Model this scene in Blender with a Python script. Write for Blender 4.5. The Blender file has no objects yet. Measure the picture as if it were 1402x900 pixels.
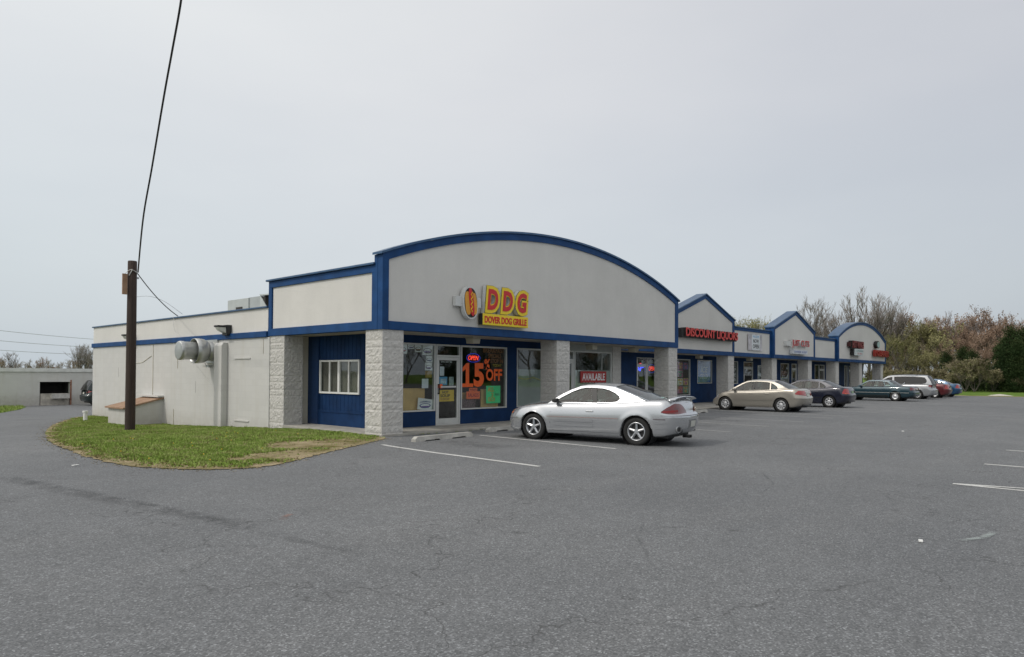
import bpy, bmesh, math, random
from math import sin, cos, pi, radians as R, sqrt, atan2
from mathutils import Vector, Matrix
from mathutils.geometry import tessellate_polygon
random.seed(11)
scene = bpy.context.scene
COL = scene.collection

# ------------------------------------------------------------------ materials
def new_mat(name):
    m = bpy.data.materials.new(name); m.use_nodes = True
    nt = m.node_tree
    b = nt.nodes['Principled BSDF']
    return m, nt, b
def nd(nt, t, **kw):
    n = nt.nodes.new(t)
    for k, v in kw.items():
        if k in n.inputs: n.inputs[k].default_value = v
        else: setattr(n, k, v)
    return n
def lk(nt, a, b): nt.links.new(a, b)
def ramp(nt, fac, stops):
    r = nt.nodes.new('ShaderNodeValToRGB')
    e = r.color_ramp.elements
    while len(e) < len(stops): e.new(0.5)
    for i, (p, c) in enumerate(stops):
        e[i].position = p; e[i].color = (c[0], c[1], c[2], 1)
    lk(nt, fac, r.inputs[0]); return r
def coords(nt, scale=(1, 1, 1)):
    tc = nt.nodes.new('ShaderNodeTexCoord')
    mp = nt.nodes.new('ShaderNodeMapping'); mp.inputs['Scale'].default_value = scale
    lk(nt, tc.outputs['Object'], mp.inputs[0]); return mp.outputs[0]
def noise(nt, vec, scale, detail=4, rough=.55):
    n = nd(nt, 'ShaderNodeTexNoise'); n.inputs['Scale'].default_value = scale
    n.inputs['Detail'].default_value = detail; n.inputs['Roughness'].default_value = rough
    lk(nt, vec, n.inputs['Vector']); return n.outputs['Fac']
def mixc(nt, fac, a, b, mode='MIX'):
    m = nt.nodes.new('ShaderNodeMix'); m.data_type = 'RGBA'; m.blend_type = mode
    for s, v in ((0, fac), (6, a), (7, b)):
        if hasattr(v, 'links') or hasattr(v, 'is_linked'): lk(nt, v, m.inputs[s])
        elif s == 0: m.inputs[0].default_value = v
        else: m.inputs[s].default_value = (v[0], v[1], v[2], 1)
    return m.outputs[2]
def bump(nt, b, h, strength=.3, dist=.02, prev=None):
    n = nd(nt, 'ShaderNodeBump'); n.inputs['Strength'].default_value = strength; n.inputs['Distance'].default_value = dist
    lk(nt, h, n.inputs['Height'])
    if prev is not None: lk(nt, prev, n.inputs['Normal'])
    lk(nt, n.outputs[0], b.inputs['Normal']); return n.outputs[0]

def mat_plain(name, col, rough=.6, metal=0, var=.12, vs=3.0, coat=0, bmp=0, bs=60, spec=.5):
    m, nt, b = new_mat(name)
    b.inputs['Specular IOR Level'].default_value = spec
    v = coords(nt)
    n = noise(nt, v, vs, 5)
    lo = tuple(c*(1-var) for c in col); hi = tuple(min(1, c*(1+var)) for c in col)
    r = ramp(nt, n, [(.3, lo), (.7, hi)])
    lk(nt, r.outputs[0], b.inputs['Base Color'])
    b.inputs['Roughness'].default_value = rough; b.inputs['Metallic'].default_value = metal
    b.inputs['Coat Weight'].default_value = coat
    if bmp: bump(nt, b, noise(nt, v, bs, 3), bmp, .004)
    return m

def mat_stucco(name, col):
    m, nt, b = new_mat(name); v = coords(nt)
    big = noise(nt, v, .55, 6, .6)
    streak = noise(nt, coords(nt, (3.0, 3.0, .35)), 1.6, 4, .6)
    fine = noise(nt, v, 120, 2)
    c1 = ramp(nt, big, [(.25, tuple(c*.9 for c in col)), (.75, tuple(c*1.06 for c in col))]).outputs[0]
    c2 = mixc(nt, ramp(nt, streak, [(.45, (0,)*3), (.8, (.16,)*3)]).outputs[0], c1, tuple(c*.8 for c in col))
    c3 = mixc(nt, .25, c2, ramp(nt, fine, [(.3, (.35,)*3), (.7, (.8,)*3)]).outputs[0], 'OVERLAY')
    lk(nt, c3, b.inputs['Base Color']); b.inputs['Roughness'].default_value = .9
    p = bump(nt, b, fine, .35, .006)
    bump(nt, b, noise(nt, v, 2.2, 4), .25, .03, p)
    return m

def mat_block(name, col, bw=.4, bh=.2, joint=.5):
    """painted concrete block; joints as bump and a faint darker line"""
    m, nt, b = new_mat(name)
    tc = nt.nodes.new('ShaderNodeTexCoord')
    sp = nt.nodes.new('ShaderNodeSeparateXYZ'); lk(nt, tc.outputs['Object'], sp.inputs[0])
    ad = nd(nt, 'ShaderNodeMath', operation='ADD'); lk(nt, sp.outputs[0], ad.inputs[0]); lk(nt, sp.outputs[1], ad.inputs[1])
    cb = nt.nodes.new('ShaderNodeCombineXYZ'); lk(nt, ad.outputs[0], cb.inputs[0]); lk(nt, sp.outputs[2], cb.inputs[1])
    br = nt.nodes.new('ShaderNodeTexBrick'); lk(nt, cb.outputs[0], br.inputs['Vector'])
    br.inputs['Scale'].default_value = 1; br.inputs['Brick Width'].default_value = bw; br.inputs['Row Height'].default_value = bh
    br.inputs['Mortar Size'].default_value = .007; br.inputs['Mortar Smooth'].default_value = .6
    br.inputs['Color1'].default_value = (col[0], col[1], col[2], 1); br.inputs['Color2'].default_value = (col[0]*.95, col[1]*.95, col[2]*.95, 1)
    br.inputs['Mortar'].default_value = tuple(c*(1-.16*joint) for c in col) + (1,)
    v = coords(nt)
    big = noise(nt, v, .8, 6, .65)
    strk = noise(nt, coords(nt, (2.5, 2.5, .3)), 1.3, 5, .65)
    c = mixc(nt, ramp(nt, big, [(.35, (0,)*3), (.8, (.3,)*3)]).outputs[0], br.outputs[0], tuple(x*.82 for x in col))
    c = mixc(nt, ramp(nt, strk, [(.5, (0,)*3), (.8, (.35,)*3)]).outputs[0], c, (col[0]*.74, col[1]*.7, col[2]*.6))
    # dirt splashed up from the ground
    zr = nd(nt, 'ShaderNodeMapRange'); lk(nt, sp.outputs[2], zr.inputs[0]); zr.inputs[1].default_value = -.4; zr.inputs[2].default_value = .25
    zr.inputs[3].default_value = .55; zr.inputs[4].default_value = 0
    mu = nd(nt, 'ShaderNodeMath', operation='MULTIPLY'); lk(nt, zr.outputs[0], mu.inputs[0]); lk(nt, noise(nt, v, 5, 4), mu.inputs[1])
    c = mixc(nt, mu.outputs[0], c, (.22, .17, .11))
    lk(nt, c, b.inputs['Base Color']); b.inputs['Roughness'].default_value = .8
    inv = nd(nt, 'ShaderNodeMath', operation='SUBTRACT'); inv.inputs[0].default_value = 1; lk(nt, br.outputs['Fac'], inv.inputs[1])
    p = bump(nt, b, inv.outputs[0], .5*joint, .006)
    bump(nt, b, noise(nt, v, 70, 4), .25, .006, p)
    return m

def mat_split(name, col):
    m, nt, b = new_mat(name); v = coords(nt)
    n = noise(nt, v, 9, 6, .7); f = noise(nt, v, 45, 4, .7)
    c = ramp(nt, n, [(.25, tuple(x*.78 for x in col)), (.7, tuple(x*1.06 for x in col))]).outputs[0]
    c = mixc(nt, ramp(nt, f, [(.3, (.45,)*3), (.5, (0,)*3)]).outputs[0], c, tuple(x*.5 for x in col))
    lk(nt, c, b.inputs['Base Color']); b.inputs['Roughness'].default_value = .92
    bump(nt, b, f, .8, .02)
    return m

def mat_asphalt():
    m, nt, b = new_mat('asphalt'); v = coords(nt)
    def dark(n, lo, hi, a): return ramp(nt, n, [(lo, (a,)*3), (hi, (0,)*3)]).outputs[0]
    base = (.157, .163, .169)
    big = noise(nt, v, .11, 6, .62)
    med = noise(nt, v, .8, 6, .65)
    c = ramp(nt, big, [(.3, (.132, .138, .145)), (.5, base), (.72, (.184, .189, .193))]).outputs[0]
    c = mixc(nt, ramp(nt, med, [(.35, (.3,)*3), (.6, (0,)*3)]).outputs[0], c, (.102, .106, .110))
    # long worn lanes along the drive direction
    lane = noise(nt, coords(nt, (.22, 1.1, 1)), .9, 4, .6)
    c = mixc(nt, ramp(nt, lane, [(.5, (0,)*3), (.75, (.3,)*3)]).outputs[0], c, (.20, .202, .203))
    # aggregate
    vo = nd(nt, 'ShaderNodeTexVoronoi'); vo.inputs['Scale'].default_value = 85; lk(nt, v, vo.inputs['Vector'])
    sp = nt.nodes.new('ShaderNodeSeparateColor'); lk(nt, vo.outputs['Color'], sp.inputs[0])
    ag = ramp(nt, sp.outputs[0], [(0, (.30,)*3), (.4, (.44,)*3), (.8, (.54,)*3), (.93, (.78,)*3), (1, (1,)*3)]).outputs[0]
    c = mixc(nt, .9, c, ag, 'OVERLAY')
    fine = noise(nt, v, 55, 3, .8)
    c = mixc(nt, .4, c, ramp(nt, fine, [(.32, (.2,)*3), (.68, (.8,)*3)]).outputs[0], 'OVERLAY')
    g2 = noise(nt, v, 9, 6, .75)
    c = mixc(nt, .35, c, ramp(nt, g2, [(.3, (.3,)*3), (.7, (.7,)*3)]).outputs[0], 'OVERLAY')
    # hairline cracks
    vc = nd(nt, 'ShaderNodeTexVoronoi', feature='DISTANCE_TO_EDGE'); vc.inputs['Scale'].default_value = .22
    wv = nd(nt, 'ShaderNodeTexNoise'); wv.inputs['Scale'].default_value = 1.2; wv.inputs['Detail'].default_value = 5; lk(nt, v, wv.inputs['Vector'])
    av = nd(nt, 'ShaderNodeVectorMath', operation='ADD'); lk(nt, v, av.inputs[0])
    sc = nd(nt, 'ShaderNodeVectorMath', operation='SCALE'); lk(nt, wv.outputs['Color'], sc.inputs[0]); sc.inputs['Scale'].default_value = 2.2
    lk(nt, sc.outputs[0], av.inputs[1]); lk(nt, av.outputs[0], vc.inputs['Vector'])
    cr = ramp(nt, vc.outputs['Distance'], [(0, (.75,)*3), (.0035, (0,)*3)]).outputs[0]
    cm = mixc(nt, 1.0, cr, ramp(nt, noise(nt, v, .35, 3), [(.42, (0,)*3), (.5, (1,)*3)]).outputs[0], 'MULTIPLY')
    c = mixc(nt, cm, c, (.05, .05, .05))
    # oil drips
    oil = noise(nt, v, 2.1, 2, .5)
    c = mixc(nt, ramp(nt, oil, [(.70, (0,)*3), (.78, (.55,)*3)]).outputs[0], c, (.06, .06, .06))
    lk(nt, c, b.inputs['Base Color']); b.inputs['Roughness'].default_value = .82
    b.inputs['Specular IOR Level'].default_value = .35
    bump(nt, b, ag, .5, .006)
    return m

def mat_glass(name='window_glass', tint=(.93, .96, .95), boost=.02, wavy=True):
    m = bpy.data.materials.new(name); m.use_nodes = True; nt = m.node_tree
    nt.nodes.clear()
    o = nt.nodes.new('ShaderNodeOutputMaterial'); mx = nt.nodes.new('ShaderNodeMixShader')
    t = nt.nodes.new('ShaderNodeBsdfTransparent'); t.inputs[0].default_value = tint + (1,)
    g = nt.nodes.new('ShaderNodeBsdfGlossy'); g.inputs['Roughness'].default_value = .01
    fr = nt.nodes.new('ShaderNodeFresnel')
    ge = nt.nodes.new('ShaderNodeNewGeometry'); ir = nd(nt, 'ShaderNodeMapRange'); lk(nt, ge.outputs['Backfacing'], ir.inputs[0]); ir.inputs[3].default_value = 1.5; ir.inputs[4].default_value = 1/1.5
    lk(nt, ir.outputs[0], fr.inputs[0])
    a = nd(nt, 'ShaderNodeMath', operation='ADD'); lk(nt, fr.outputs[0], a.inputs[0]); a.inputs[1].default_value = boost
    bm = nd(nt, 'ShaderNodeBump'); bm.inputs['Strength'].default_value = .05 if wavy else 0; bm.inputs['Distance'].default_value = .02
    lk(nt, noise(nt, coords(nt), 1.4, 1), bm.inputs['Height']); lk(nt, bm.outputs[0], g.inputs['Normal'])
    lk(nt, a.outputs[0], mx.inputs[0]); lk(nt, t.outputs[0], mx.inputs[1]); lk(nt, g.outputs[0], mx.inputs[2])
    lk(nt, mx.outputs[0], o.inputs[0]); return m

def mat_paint(name, col, metal=.35, rough=.34, dirt=.12):
    m, nt, b = new_mat(name); v = coords(nt)
    n = noise(nt, v, 2.5, 5, .6)
    lk(nt, ramp(nt, n, [(.3, tuple(c*(1-dirt) for c in col)), (.7, col)]).outputs[0], b.inputs['Base Color'])
    b.inputs['Metallic'].default_value = metal; b.inputs['Roughness'].default_value = rough
    b.inputs['Coat Weight'].default_value = .8; b.inputs['Coat Roughness'].default_value = .06
    lk(nt, ramp(nt, noise(nt, v, 300, 1), [(.3, (rough-.04,)*3), (.7, (rough+.06,)*3)]).outputs[0], b.inputs['Roughness'])
    return m
def mat_emit(name, col, s):
    m, nt, b = new_mat(name); b.inputs['Base Color'].default_value = col + (1,)
    b.inputs['Emission Color'].default_value = col + (1,); b.inputs['Emission Strength'].default_value = s; return m
def mat_alpha(name, col, lo=.4, hi=.65, amax=.7, scale=(1, 1, 1), ns=6):
    m, nt, b = new_mat(name)
    b.inputs['Base Color'].default_value = col + (1,); b.inputs['Roughness'].default_value = .85
    n = noise(nt, coords(nt, scale), ns, 6, .7)
    uv = nt.nodes.new('ShaderNodeUVMap')
    sp = nt.nodes.new('ShaderNodeSeparateXYZ'); lk(nt, uv.outputs[0], sp.inputs[0])
    def bell(o):
        a = nd(nt, 'ShaderNodeMath', operation='SUBTRACT'); a.inputs[0].default_value = 1; lk(nt, o, a.inputs[1])
        c = nd(nt, 'ShaderNodeMath', operation='MULTIPLY'); lk(nt, o, c.inputs[0]); lk(nt, a.outputs[0], c.inputs[1])
        return c.outputs[0]
    w = nd(nt, 'ShaderNodeMath', operation='MULTIPLY'); lk(nt, bell(sp.outputs[1]), w.inputs[0]); w.inputs[1].default_value = 4
    w2 = nd(nt, 'ShaderNodeMath', operation='MULTIPLY'); lk(nt, bell(sp.outputs[0]), w2.inputs[0]); w2.inputs[1].default_value = 10; w2.use_clamp = True
    w3 = nd(nt, 'ShaderNodeMath', operation='MULTIPLY'); lk(nt, w.outputs[0], w3.inputs[0]); lk(nt, w2.outputs[0], w3.inputs[1])
    r = ramp(nt, n, [(lo, (0,)*3), (hi, (amax,)*3)])
    w4 = nd(nt, 'ShaderNodeMath', operation='MULTIPLY'); lk(nt, w3.outputs[0], w4.inputs[0]); lk(nt, r.outputs[0], w4.inputs[1])
    lk(nt, w4.outputs[0], b.inputs['Alpha']); return m

M = {}
M['stucco'] = mat_stucco('stucco', (.665, .65, .617))
M['block'] = mat_block('painted_block', (.60, .595, .575), .4, .2, .55)
M['cream'] = mat_block('cream_block', (.66, .63, .53), .4, .2, .4)
M['split'] = mat_split('split_block', (.62, .605, .575))
M['blue'] = mat_plain('blue_trim', (.009, .057, .178), .6, 0, .22, 2.2, 0, .2, 40, spec=.25)
M['bluemetal'] = mat_plain('blue_metal_coping', (.06, .12, .22), .38, .5, .2, 2.5)
M['navy'] = mat_plain('navy_siding', (.007, .032, .10), .7, 0, .25, 2.0, 0, .25, 50, spec=.2)
M['bluebrick'] = mat_block('blue_block', (.009, .040, .125), .4, .2, .9)
M['alu'] = mat_plain('white_aluminium', (.62, .63, .61), .4, .2, .08)
M['whitevinyl'] = mat_plain('white_vinyl', (.78, .78, .76), .4, 0, .05)
M['soffit'] = mat_plain('soffit_paint', (.42, .39, .33), .85, 0, .12, 1.5)
M['concrete'] = mat_plain('concrete', (.36, .345, .31), .9, 0, .25, 2.5, 0, .5, 60)
M['kerb'] = mat_plain('worn_concrete', (.40, .39, .36), .9, 0, .25, 4, 0, .6, 50)
M['asphalt'] = mat_asphalt()
M['glass'] = mat_glass()
M['carglass'] = mat_glass('car_glass', (.38, .48, .46), .035, False)
M['darkglass'] = mat_glass('dark_glass', (.10, .11, .12), .02, False)
M['frost'] = mat_plain('frosted_film', (.36, .40, .38), .45, 0, .15, 1.2)
M['white'] = mat_plain('white_paint', (.76, .76, .74), .6, 0, .06)
M['paper'] = mat_plain('paper', (.70, .74, .80), .7, 0, .05)
M['roof'] = mat_plain('roofing', (.20, .19, .18), .9)
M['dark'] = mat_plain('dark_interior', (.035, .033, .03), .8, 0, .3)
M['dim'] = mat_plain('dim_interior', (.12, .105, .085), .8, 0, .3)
M['wood'] = mat_plain('yellow_wood', (.66, .43, .16), .55, 0, .12, 2)
M['black'] = mat_plain('black_plastic', (.015, .015, .016), .5)
M['rubber'] = mat_plain('tyre_rubber', (.018, .018, .018), .85, 0, .2)
M['galv'] = mat_plain('galvanised_steel', (.50, .51, .50), .42, .75, .18, 2.5)
M['rustpole'] = None
M['chrome'] = mat_plain('chrome', (.75, .75, .76), .12, 1.0, .03)
M['alloy'] = mat_plain('alloy_wheel', (.50, .51, .53), .3, .85, .06)
M['hub'] = mat_plain('wheel_cover', (.60, .61, .63), .35, .5, .08)
M['redlens'] = mat_plain('red_lens', (.33, .012, .012), .12, 0, .2, 8, 1)
M['darkredlens'] = mat_plain('dark_red_lens', (.12, .010, .012), .12, 0, .3, 6, 1)
M['amber'] = mat_plain('amber_lens', (.75, .16, .02), .15, 0, .1, 8, 1)
M['clearlens'] = mat_plain('clear_lens', (.65, .67, .68), .1, .3, .1, 8, 1)
M['seam'] = mat_plain('seam', (.02, .02, .022), .7)
M['seat'] = mat_plain('seat_cloth', (.20, .195, .19), .9)
M['plate'] = mat_plain('number_plate', (.55, .55, .50), .5)

def mat_wood_pole():
    m, nt, b = new_mat('creosote_pole')
    s = noise(nt, coords(nt, (14, 14, .5)), 1.5, 6, .7)
    c = ramp(nt, s, [(.25, (.020, .014, .012)), (.6, (.055, .036, .028)), (.85, (.12, .085, .06))]).outputs[0]
    lk(nt, c, b.inputs['Base Color']); b.inputs['Roughness'].default_value = .85
    bump(nt, b, s, .8, .03); return m
M['pole'] = mat_wood_pole()
def mat_rustwood():
    m, nt, b = new_mat('weathered_plywood')
    s = noise(nt, coords(nt, (1, 1, 1)), 2.5, 6, .7)
    c = ramp(nt, s, [(.25, (.22, .13, .08)), (.55, (.33, .21, .135)), (.85, (.42, .31, .22))]).outputs[0]
    lk(nt, c, b.inputs['Base Color']); b.inputs['Roughness'].default_value = .85; return m
M['rust'] = mat_rustwood()

# ------------------------------------------------------------------ objects
def link(o, parent=None):
    COL.objects.link(o)
    if parent is not None: o.parent = parent
    return o
def empty(name, loc=(0, 0, 0), rz=0, label=None, cat=None, group=None):
    o = bpy.data.objects.new(name, None); COL.objects.link(o)
    o.location = loc; o.rotation_euler = (0, 0, rz); o.empty_display_size = .2
    return tag(o, label, cat, group)
def tag(o, label=None, cat=None, group=None, kind=None):
    if label: o['label'] = label
    if cat: o['category'] = cat
    if group: o['group'] = group
    if kind: o['kind'] = kind
    return o
class MB:
    """mesh builder: collects shapes for ONE mesh object (world coordinates unless parent is moved)"""
    def __init__(s): s.v = []; s.f = []; s.mi = []; s.mats = []; s.m = 0; s.sm = []; s.smooth = False; s.uv = None
    def mat(s, m):
        if m not in s.mats: s.mats.append(m)
        s.m = s.mats.index(m); return s
    def face(s, idx): s.f.append(tuple(idx)); s.mi.append(s.m); s.sm.append(s.smooth)
    def add(s, vs, fs):
        o = len(s.v); s.v += [tuple(x) for x in vs]
        for f in fs: s.face([o+i for i in f])
        return o
    def box(s, x0, x1, y0, y1, z0, z1):
        s.add([(x0, y0, z0), (x1, y0, z0), (x1, y1, z0), (x0, y1, z0), (x0, y0, z1), (x1, y0, z1), (x1, y1, z1), (x0, y1, z1)],
              [(0, 3, 2, 1), (4, 5, 6, 7), (0, 1, 5, 4), (1, 2, 6, 5), (2, 3, 7, 6), (3, 0, 4, 7)]); return s
    def obox(s, c, ax, ay, az, sx, sy, sz):
        c = Vector(c); ax = Vector(ax).normalized()*sx/2; ay = Vector(ay).normalized()*sy/2; az = Vector(az).normalized()*sz/2
        vs = [c+a*ax+b*ay+d*az for d in (-1, 1) for a, b in ((-1, -1), (1, -1), (1, 1), (-1, 1))]
        s.add(vs, [(0, 3, 2, 1), (4, 5, 6, 7), (0, 1, 5, 4), (1, 2, 6, 5), (2, 3, 7, 6), (3, 0, 4, 7)]); return s
    def prism(s, pts, y0, y1, axis='y'):
        """polygon in (x,z) extruded along y (axis y), or (y,z) along x, or (x,y) along z"""
        n = len(pts)
        def P(a, b, t): return (a, t, b) if axis == 'y' else ((t, a, b) if axis == 'x' else (a, b, t))
        vs = [P(a, b, y0) for a, b in pts] + [P(a, b, y1) for a, b in pts]
        tris = tessellate_polygon([[Vector((a, b, 0)) for a, b in pts]])
        fs = [tuple(t) for t in tris] + [tuple(n+i for i in reversed(t)) for t in tris]
        fs += [(i, (i+1) % n, n+(i+1) % n, n+i) for i in range(n)]
        s.add(vs, fs); return s
    def strip(s, A, B, y0, y1):
        """band between polylines A and B (x,z), thick in y"""
        for i in range(len(A)-1):
            q = [A[i], A[i+1], B[i+1], B[i]]
            vs = [(a, y0, b) for a, b in q]+[(a, y1, b) for a, b in q]
            fs = [(0, 1, 2, 3), (7, 6, 5, 4), (0, 4, 5, 1), (2, 6, 7, 3)]
            if i == 0: fs.append((0, 3, 7, 4))
            if i == len(A)-2: fs.append((1, 5, 6, 2))
            s.add(vs, fs)
        return s
    def tube(s, pts, r, n=8, cap=True):
        pts = [Vector(p) for p in pts]; rings = []
        up = Vector((0, 0, 1))
        for i, p in enumerate(pts):
            d = (pts[min(i+1, len(pts)-1)]-pts[max(i-1, 0)]).normalized()
            u = d.cross(up)
            if u.length < .05: u = d.cross(Vector((1, 0, 0)))
            u.normalize(); w = d.cross(u).normalized()
            rr = r[i] if isinstance(r, (list, tuple)) else r
            rings.append([p+u*rr*cos(2*pi*k/n)+w*rr*sin(2*pi*k/n) for k in range(n)])
        o = len(s.v)
        for g in rings: s.v += [tuple(q) for q in g]
        for i in range(len(rings)-1):
            for k in range(n):
                s.face((o+i*n+k, o+i*n+(k+1) % n, o+(i+1)*n+(k+1) % n, o+(i+1)*n+k))
        if cap:
            s.face([o+k for k in range(n)]); s.face([o+(len(rings)-1)*n+k for k in reversed(range(n))])
        return s
    def lathe(s, prof, c=(0, 0, 0), axis='x', n=32):
        """profile (a, r): a along the axis, r radius"""
        o = len(s.v)
        for a, r in prof:
            for k in range(n):
                t = 2*pi*k/n
                p = {'x': (a, r*cos(t), r*sin(t)), 'y': (r*cos(t), a, r*sin(t)), 'z': (r*cos(t), r*sin(t), a)}[axis]
                s.v.append((p[0]+c[0], p[1]+c[1], p[2]+c[2]))
        for i in range(len(prof)-1):
            for k in range(n):
                s.face((o+i*n+k, o+i*n+(k+1) % n, o+(i+1)*n+(k+1) % n, o+(i+1)*n+k))
        return s
    def build(s, name, mat=None, parent=None, recalc=True, bevel=0, smooth=None):
        me = bpy.data.meshes.new(name); me.from_pydata(s.v, [], s.f)
        mats = s.mats if s.mats else [mat]
        for m in mats: me.materials.append(m)
        for p, i, k in zip(me.polygons, s.mi, s.sm):
            p.material_index = i if s.mats else 0; p.use_smooth = k if smooth is None else smooth
        if s.uv:
            l = me.uv_layers.new(name='UVMap')
            for lp in me.loops: l.data[lp.index].uv = s.uv[lp.vertex_index]
        if recalc:
            bm = bmesh.new(); bm.from_mesh(me); bmesh.ops.recalc_face_normals(bm, faces=bm.faces)
            if bevel:
                es = [e for e in bm.edges if len(e.link_faces) == 2 and e.calc_face_angle(0) > .6]
                bmesh.ops.bevel(bm, geom=es, offset=bevel, segments=2, affect='EDGES', profile=.5)
            bm.to_mesh(me); bm.free()
        me.validate(); me.update()
        o = bpy.data.objects.new(name, me); link(o, parent); return o
def bx(name, m, parent, *b, bevel=0):
    return MB().box(*b).build(name, m, parent, bevel=bevel)

def text(name, s, mat, parent, x0, x1, y, z0, z1, depth=.01, bold=0.0, shear=0, rx=pi/2, font_off=None, up=False, curved=0, space=1.0):
    """block lettering fitted to a box on a plane facing -Y at depth y"""
    cu = bpy.data.curves.new(name, 'FONT'); cu.body = s; cu.size = 1; cu.extrude = 0; cu.shear = shear
    cu.align_x = 'LEFT'; cu.offset = bold; cu.resolution_u = 3; cu.space_character = space
    cu.space_line = .85
    t = bpy.data.objects.new('tmp', cu); COL.objects.link(t)
    dg = bpy.context.evaluated_depsgraph_get()
    me = bpy.data.meshes.new_from_object(t.evaluated_get(dg))
    COL.objects.unlink(t); bpy.data.objects.remove(t)
    xs = [v.co.x for v in me.vertices]; ys = [v.co.y for v in me.vertices]
    ax, bx_, ay, by = min(xs), max(xs), min(ys), max(ys)
    bm = bmesh.new(); bm.from_mesh(me)
    for v in bm.verts:
        u = (v.co.x-ax)/(bx_-ax); w = (v.co.y-ay)/(by-ay)
        v.co = Vector((x0+u*(x1-x0), y, z0+w*(z1-z0)+curved*(1-(2*u-1)**2)))
    g = bmesh.ops.extrude_face_region(bm, geom=bm.faces[:])
    for e in g['geom']:
        if isinstance(e, bmesh.types.BMVert): e.co.y -= depth
    bmesh.ops.recalc_face_normals(bm, faces=bm.faces)
    bm.to_mesh(me); bm.free(); me.name = name
    me.materials.clear(); me.materials.append(mat)
    for p in me.polygons: p.use_smooth = False; p.material_index = 0
    o = bpy.data.objects.new(name, me); link(o, parent); return o

# ------------------------------------------------------------------ ground
def smooth01(t): t = max(0., min(1., t)); return t*t*(3-2*t)
def gh(x, y):
    """height of the ground: flat lot, drive falling away along the left side of the building"""
    if y <= 3: return 0.
    w = 1-smooth01((x-2)/40.)
    h = -.04*min(y-3, 9)
    if y > 18: h -= (min(y, 42)-18)*.0143
    return h*w
def sheet(name, m, xs, ys, dz=0., fn=gh, kind='structure'):
    b = MB()
    for y in ys:
        for x in xs: b.v.append((x, y, fn(x, y)+dz))
    n = len(xs)
    for j in range(len(ys)-1):
        for i in range(n-1): b.face((j*n+i, j*n+i+1, (j+1)*n+i+1, (j+1)*n+i))
    b.smooth = True
    o = b.build(name, m, smooth=True); tag(o, kind=kind); return o
def frange(a, b, s):
    r = []; x = a
    while x < b-1e-6: r.append(x); x += s
    r.append(b); return r
# ------------------------------------------------------------------ setting
XS = [-900, -400, -180, -90]+frange(-60, 64, 2)+[75, 90, 130, 200, 400, 900]
YS = [-900, -400, -180, -110, -80, -60]+frange(-40, 60, 2)+[75, 100, 150, 300, 900]
def mat_field():
    m, nt, b = new_mat('field_grass'); v = coords(nt)
    n = noise(nt, v, .25, 6, .65); f = noise(nt, v, 9, 5, .7)
    c = ramp(nt, n, [(.3, (.09, .15, .028)), (.55, (.13, .21, .04)), (.8, (.21, .22, .09))]).outputs[0]
    c = mixc(nt, .6, c, ramp(nt, f, [(.3, (.25,)*3), (.7, (.75,)*3)]).outputs[0], 'OVERLAY')
    lk(nt, c, b.inputs['Base Color']); b.inputs['Roughness'].default_value = 1; b.inputs['Specular IOR Level'].default_value = .1
    bump(nt, b, f, .8, .1); return m
M['field'] = mat_field()
def mat_soil():
    m, nt, b = new_mat('verge_soil'); v = coords(nt)
    n = noise(nt, v, 1.1, 6, .65); f = noise(nt, v, 38, 5, .75)
    c = ramp(nt, n, [(.35, (.13, .12, .03)), (.55, (.33, .27, .165)), (.75, (.50, .40, .27))]).outputs[0]
    c = mixc(nt, .8, c, ramp(nt, f, [(.3, (.2,)*3), (.7, (.8,)*3)]).outputs[0], 'OVERLAY')
    lk(nt, c, b.inputs['Base Color']); b.inputs['Roughness'].default_value = 1; b.inputs['Specular IOR Level'].default_value = .1
    bump(nt, b, f, .8, .03); return m
M['soil'] = mat_soil()
sheet('ground', M['field'], XS, YS, dz=-.04)
sheet('parking_lot', M['asphalt'], frange(-60, 60, 2), frange(-72, 44, 2))

def flat_poly(name, m, pts, dz, step=1.0, fn=gh, kind='structure'):
    """a polygon laid on the ground as a fine grid clipped to its outline"""
    bm = bmesh.new()
    vs = [bm.verts.new((x, y, 0)) for x, y in pts]; bm.faces.new(vs)
    x0, x1 = min(p[0] for p in pts), max(p[0] for p in pts); y0, y1 = min(p[1] for p in pts), max(p[1] for p in pts)
    x = x0+step
    while x < x1:
        bmesh.ops.bisect_plane(bm, geom=bm.verts[:]+bm.edges[:]+bm.faces[:], plane_co=(x, 0, 0), plane_no=(1, 0, 0)); x += step
    y = y0+step
    while y < y1:
        bmesh.ops.bisect_plane(bm, geom=bm.verts[:]+bm.edges[:]+bm.faces[:], plane_co=(0, y, 0), plane_no=(0, 1, 0)); y += step
    for v in bm.verts: v.co.z = fn(v.co.x, v.co.y)+dz
    bmesh.ops.recalc_face_normals(bm, faces=bm.faces)
    if sum(f.normal.z for f in bm.faces) < 0: bmesh.ops.reverse_faces(bm, faces=bm.faces)
    me = bpy.data.meshes.new(name); bm.to_mesh(me); bm.free(); me.materials.append(m)
    o = bpy.data.objects.new(name, me); link(o); return tag(o, kind=kind)

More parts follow.
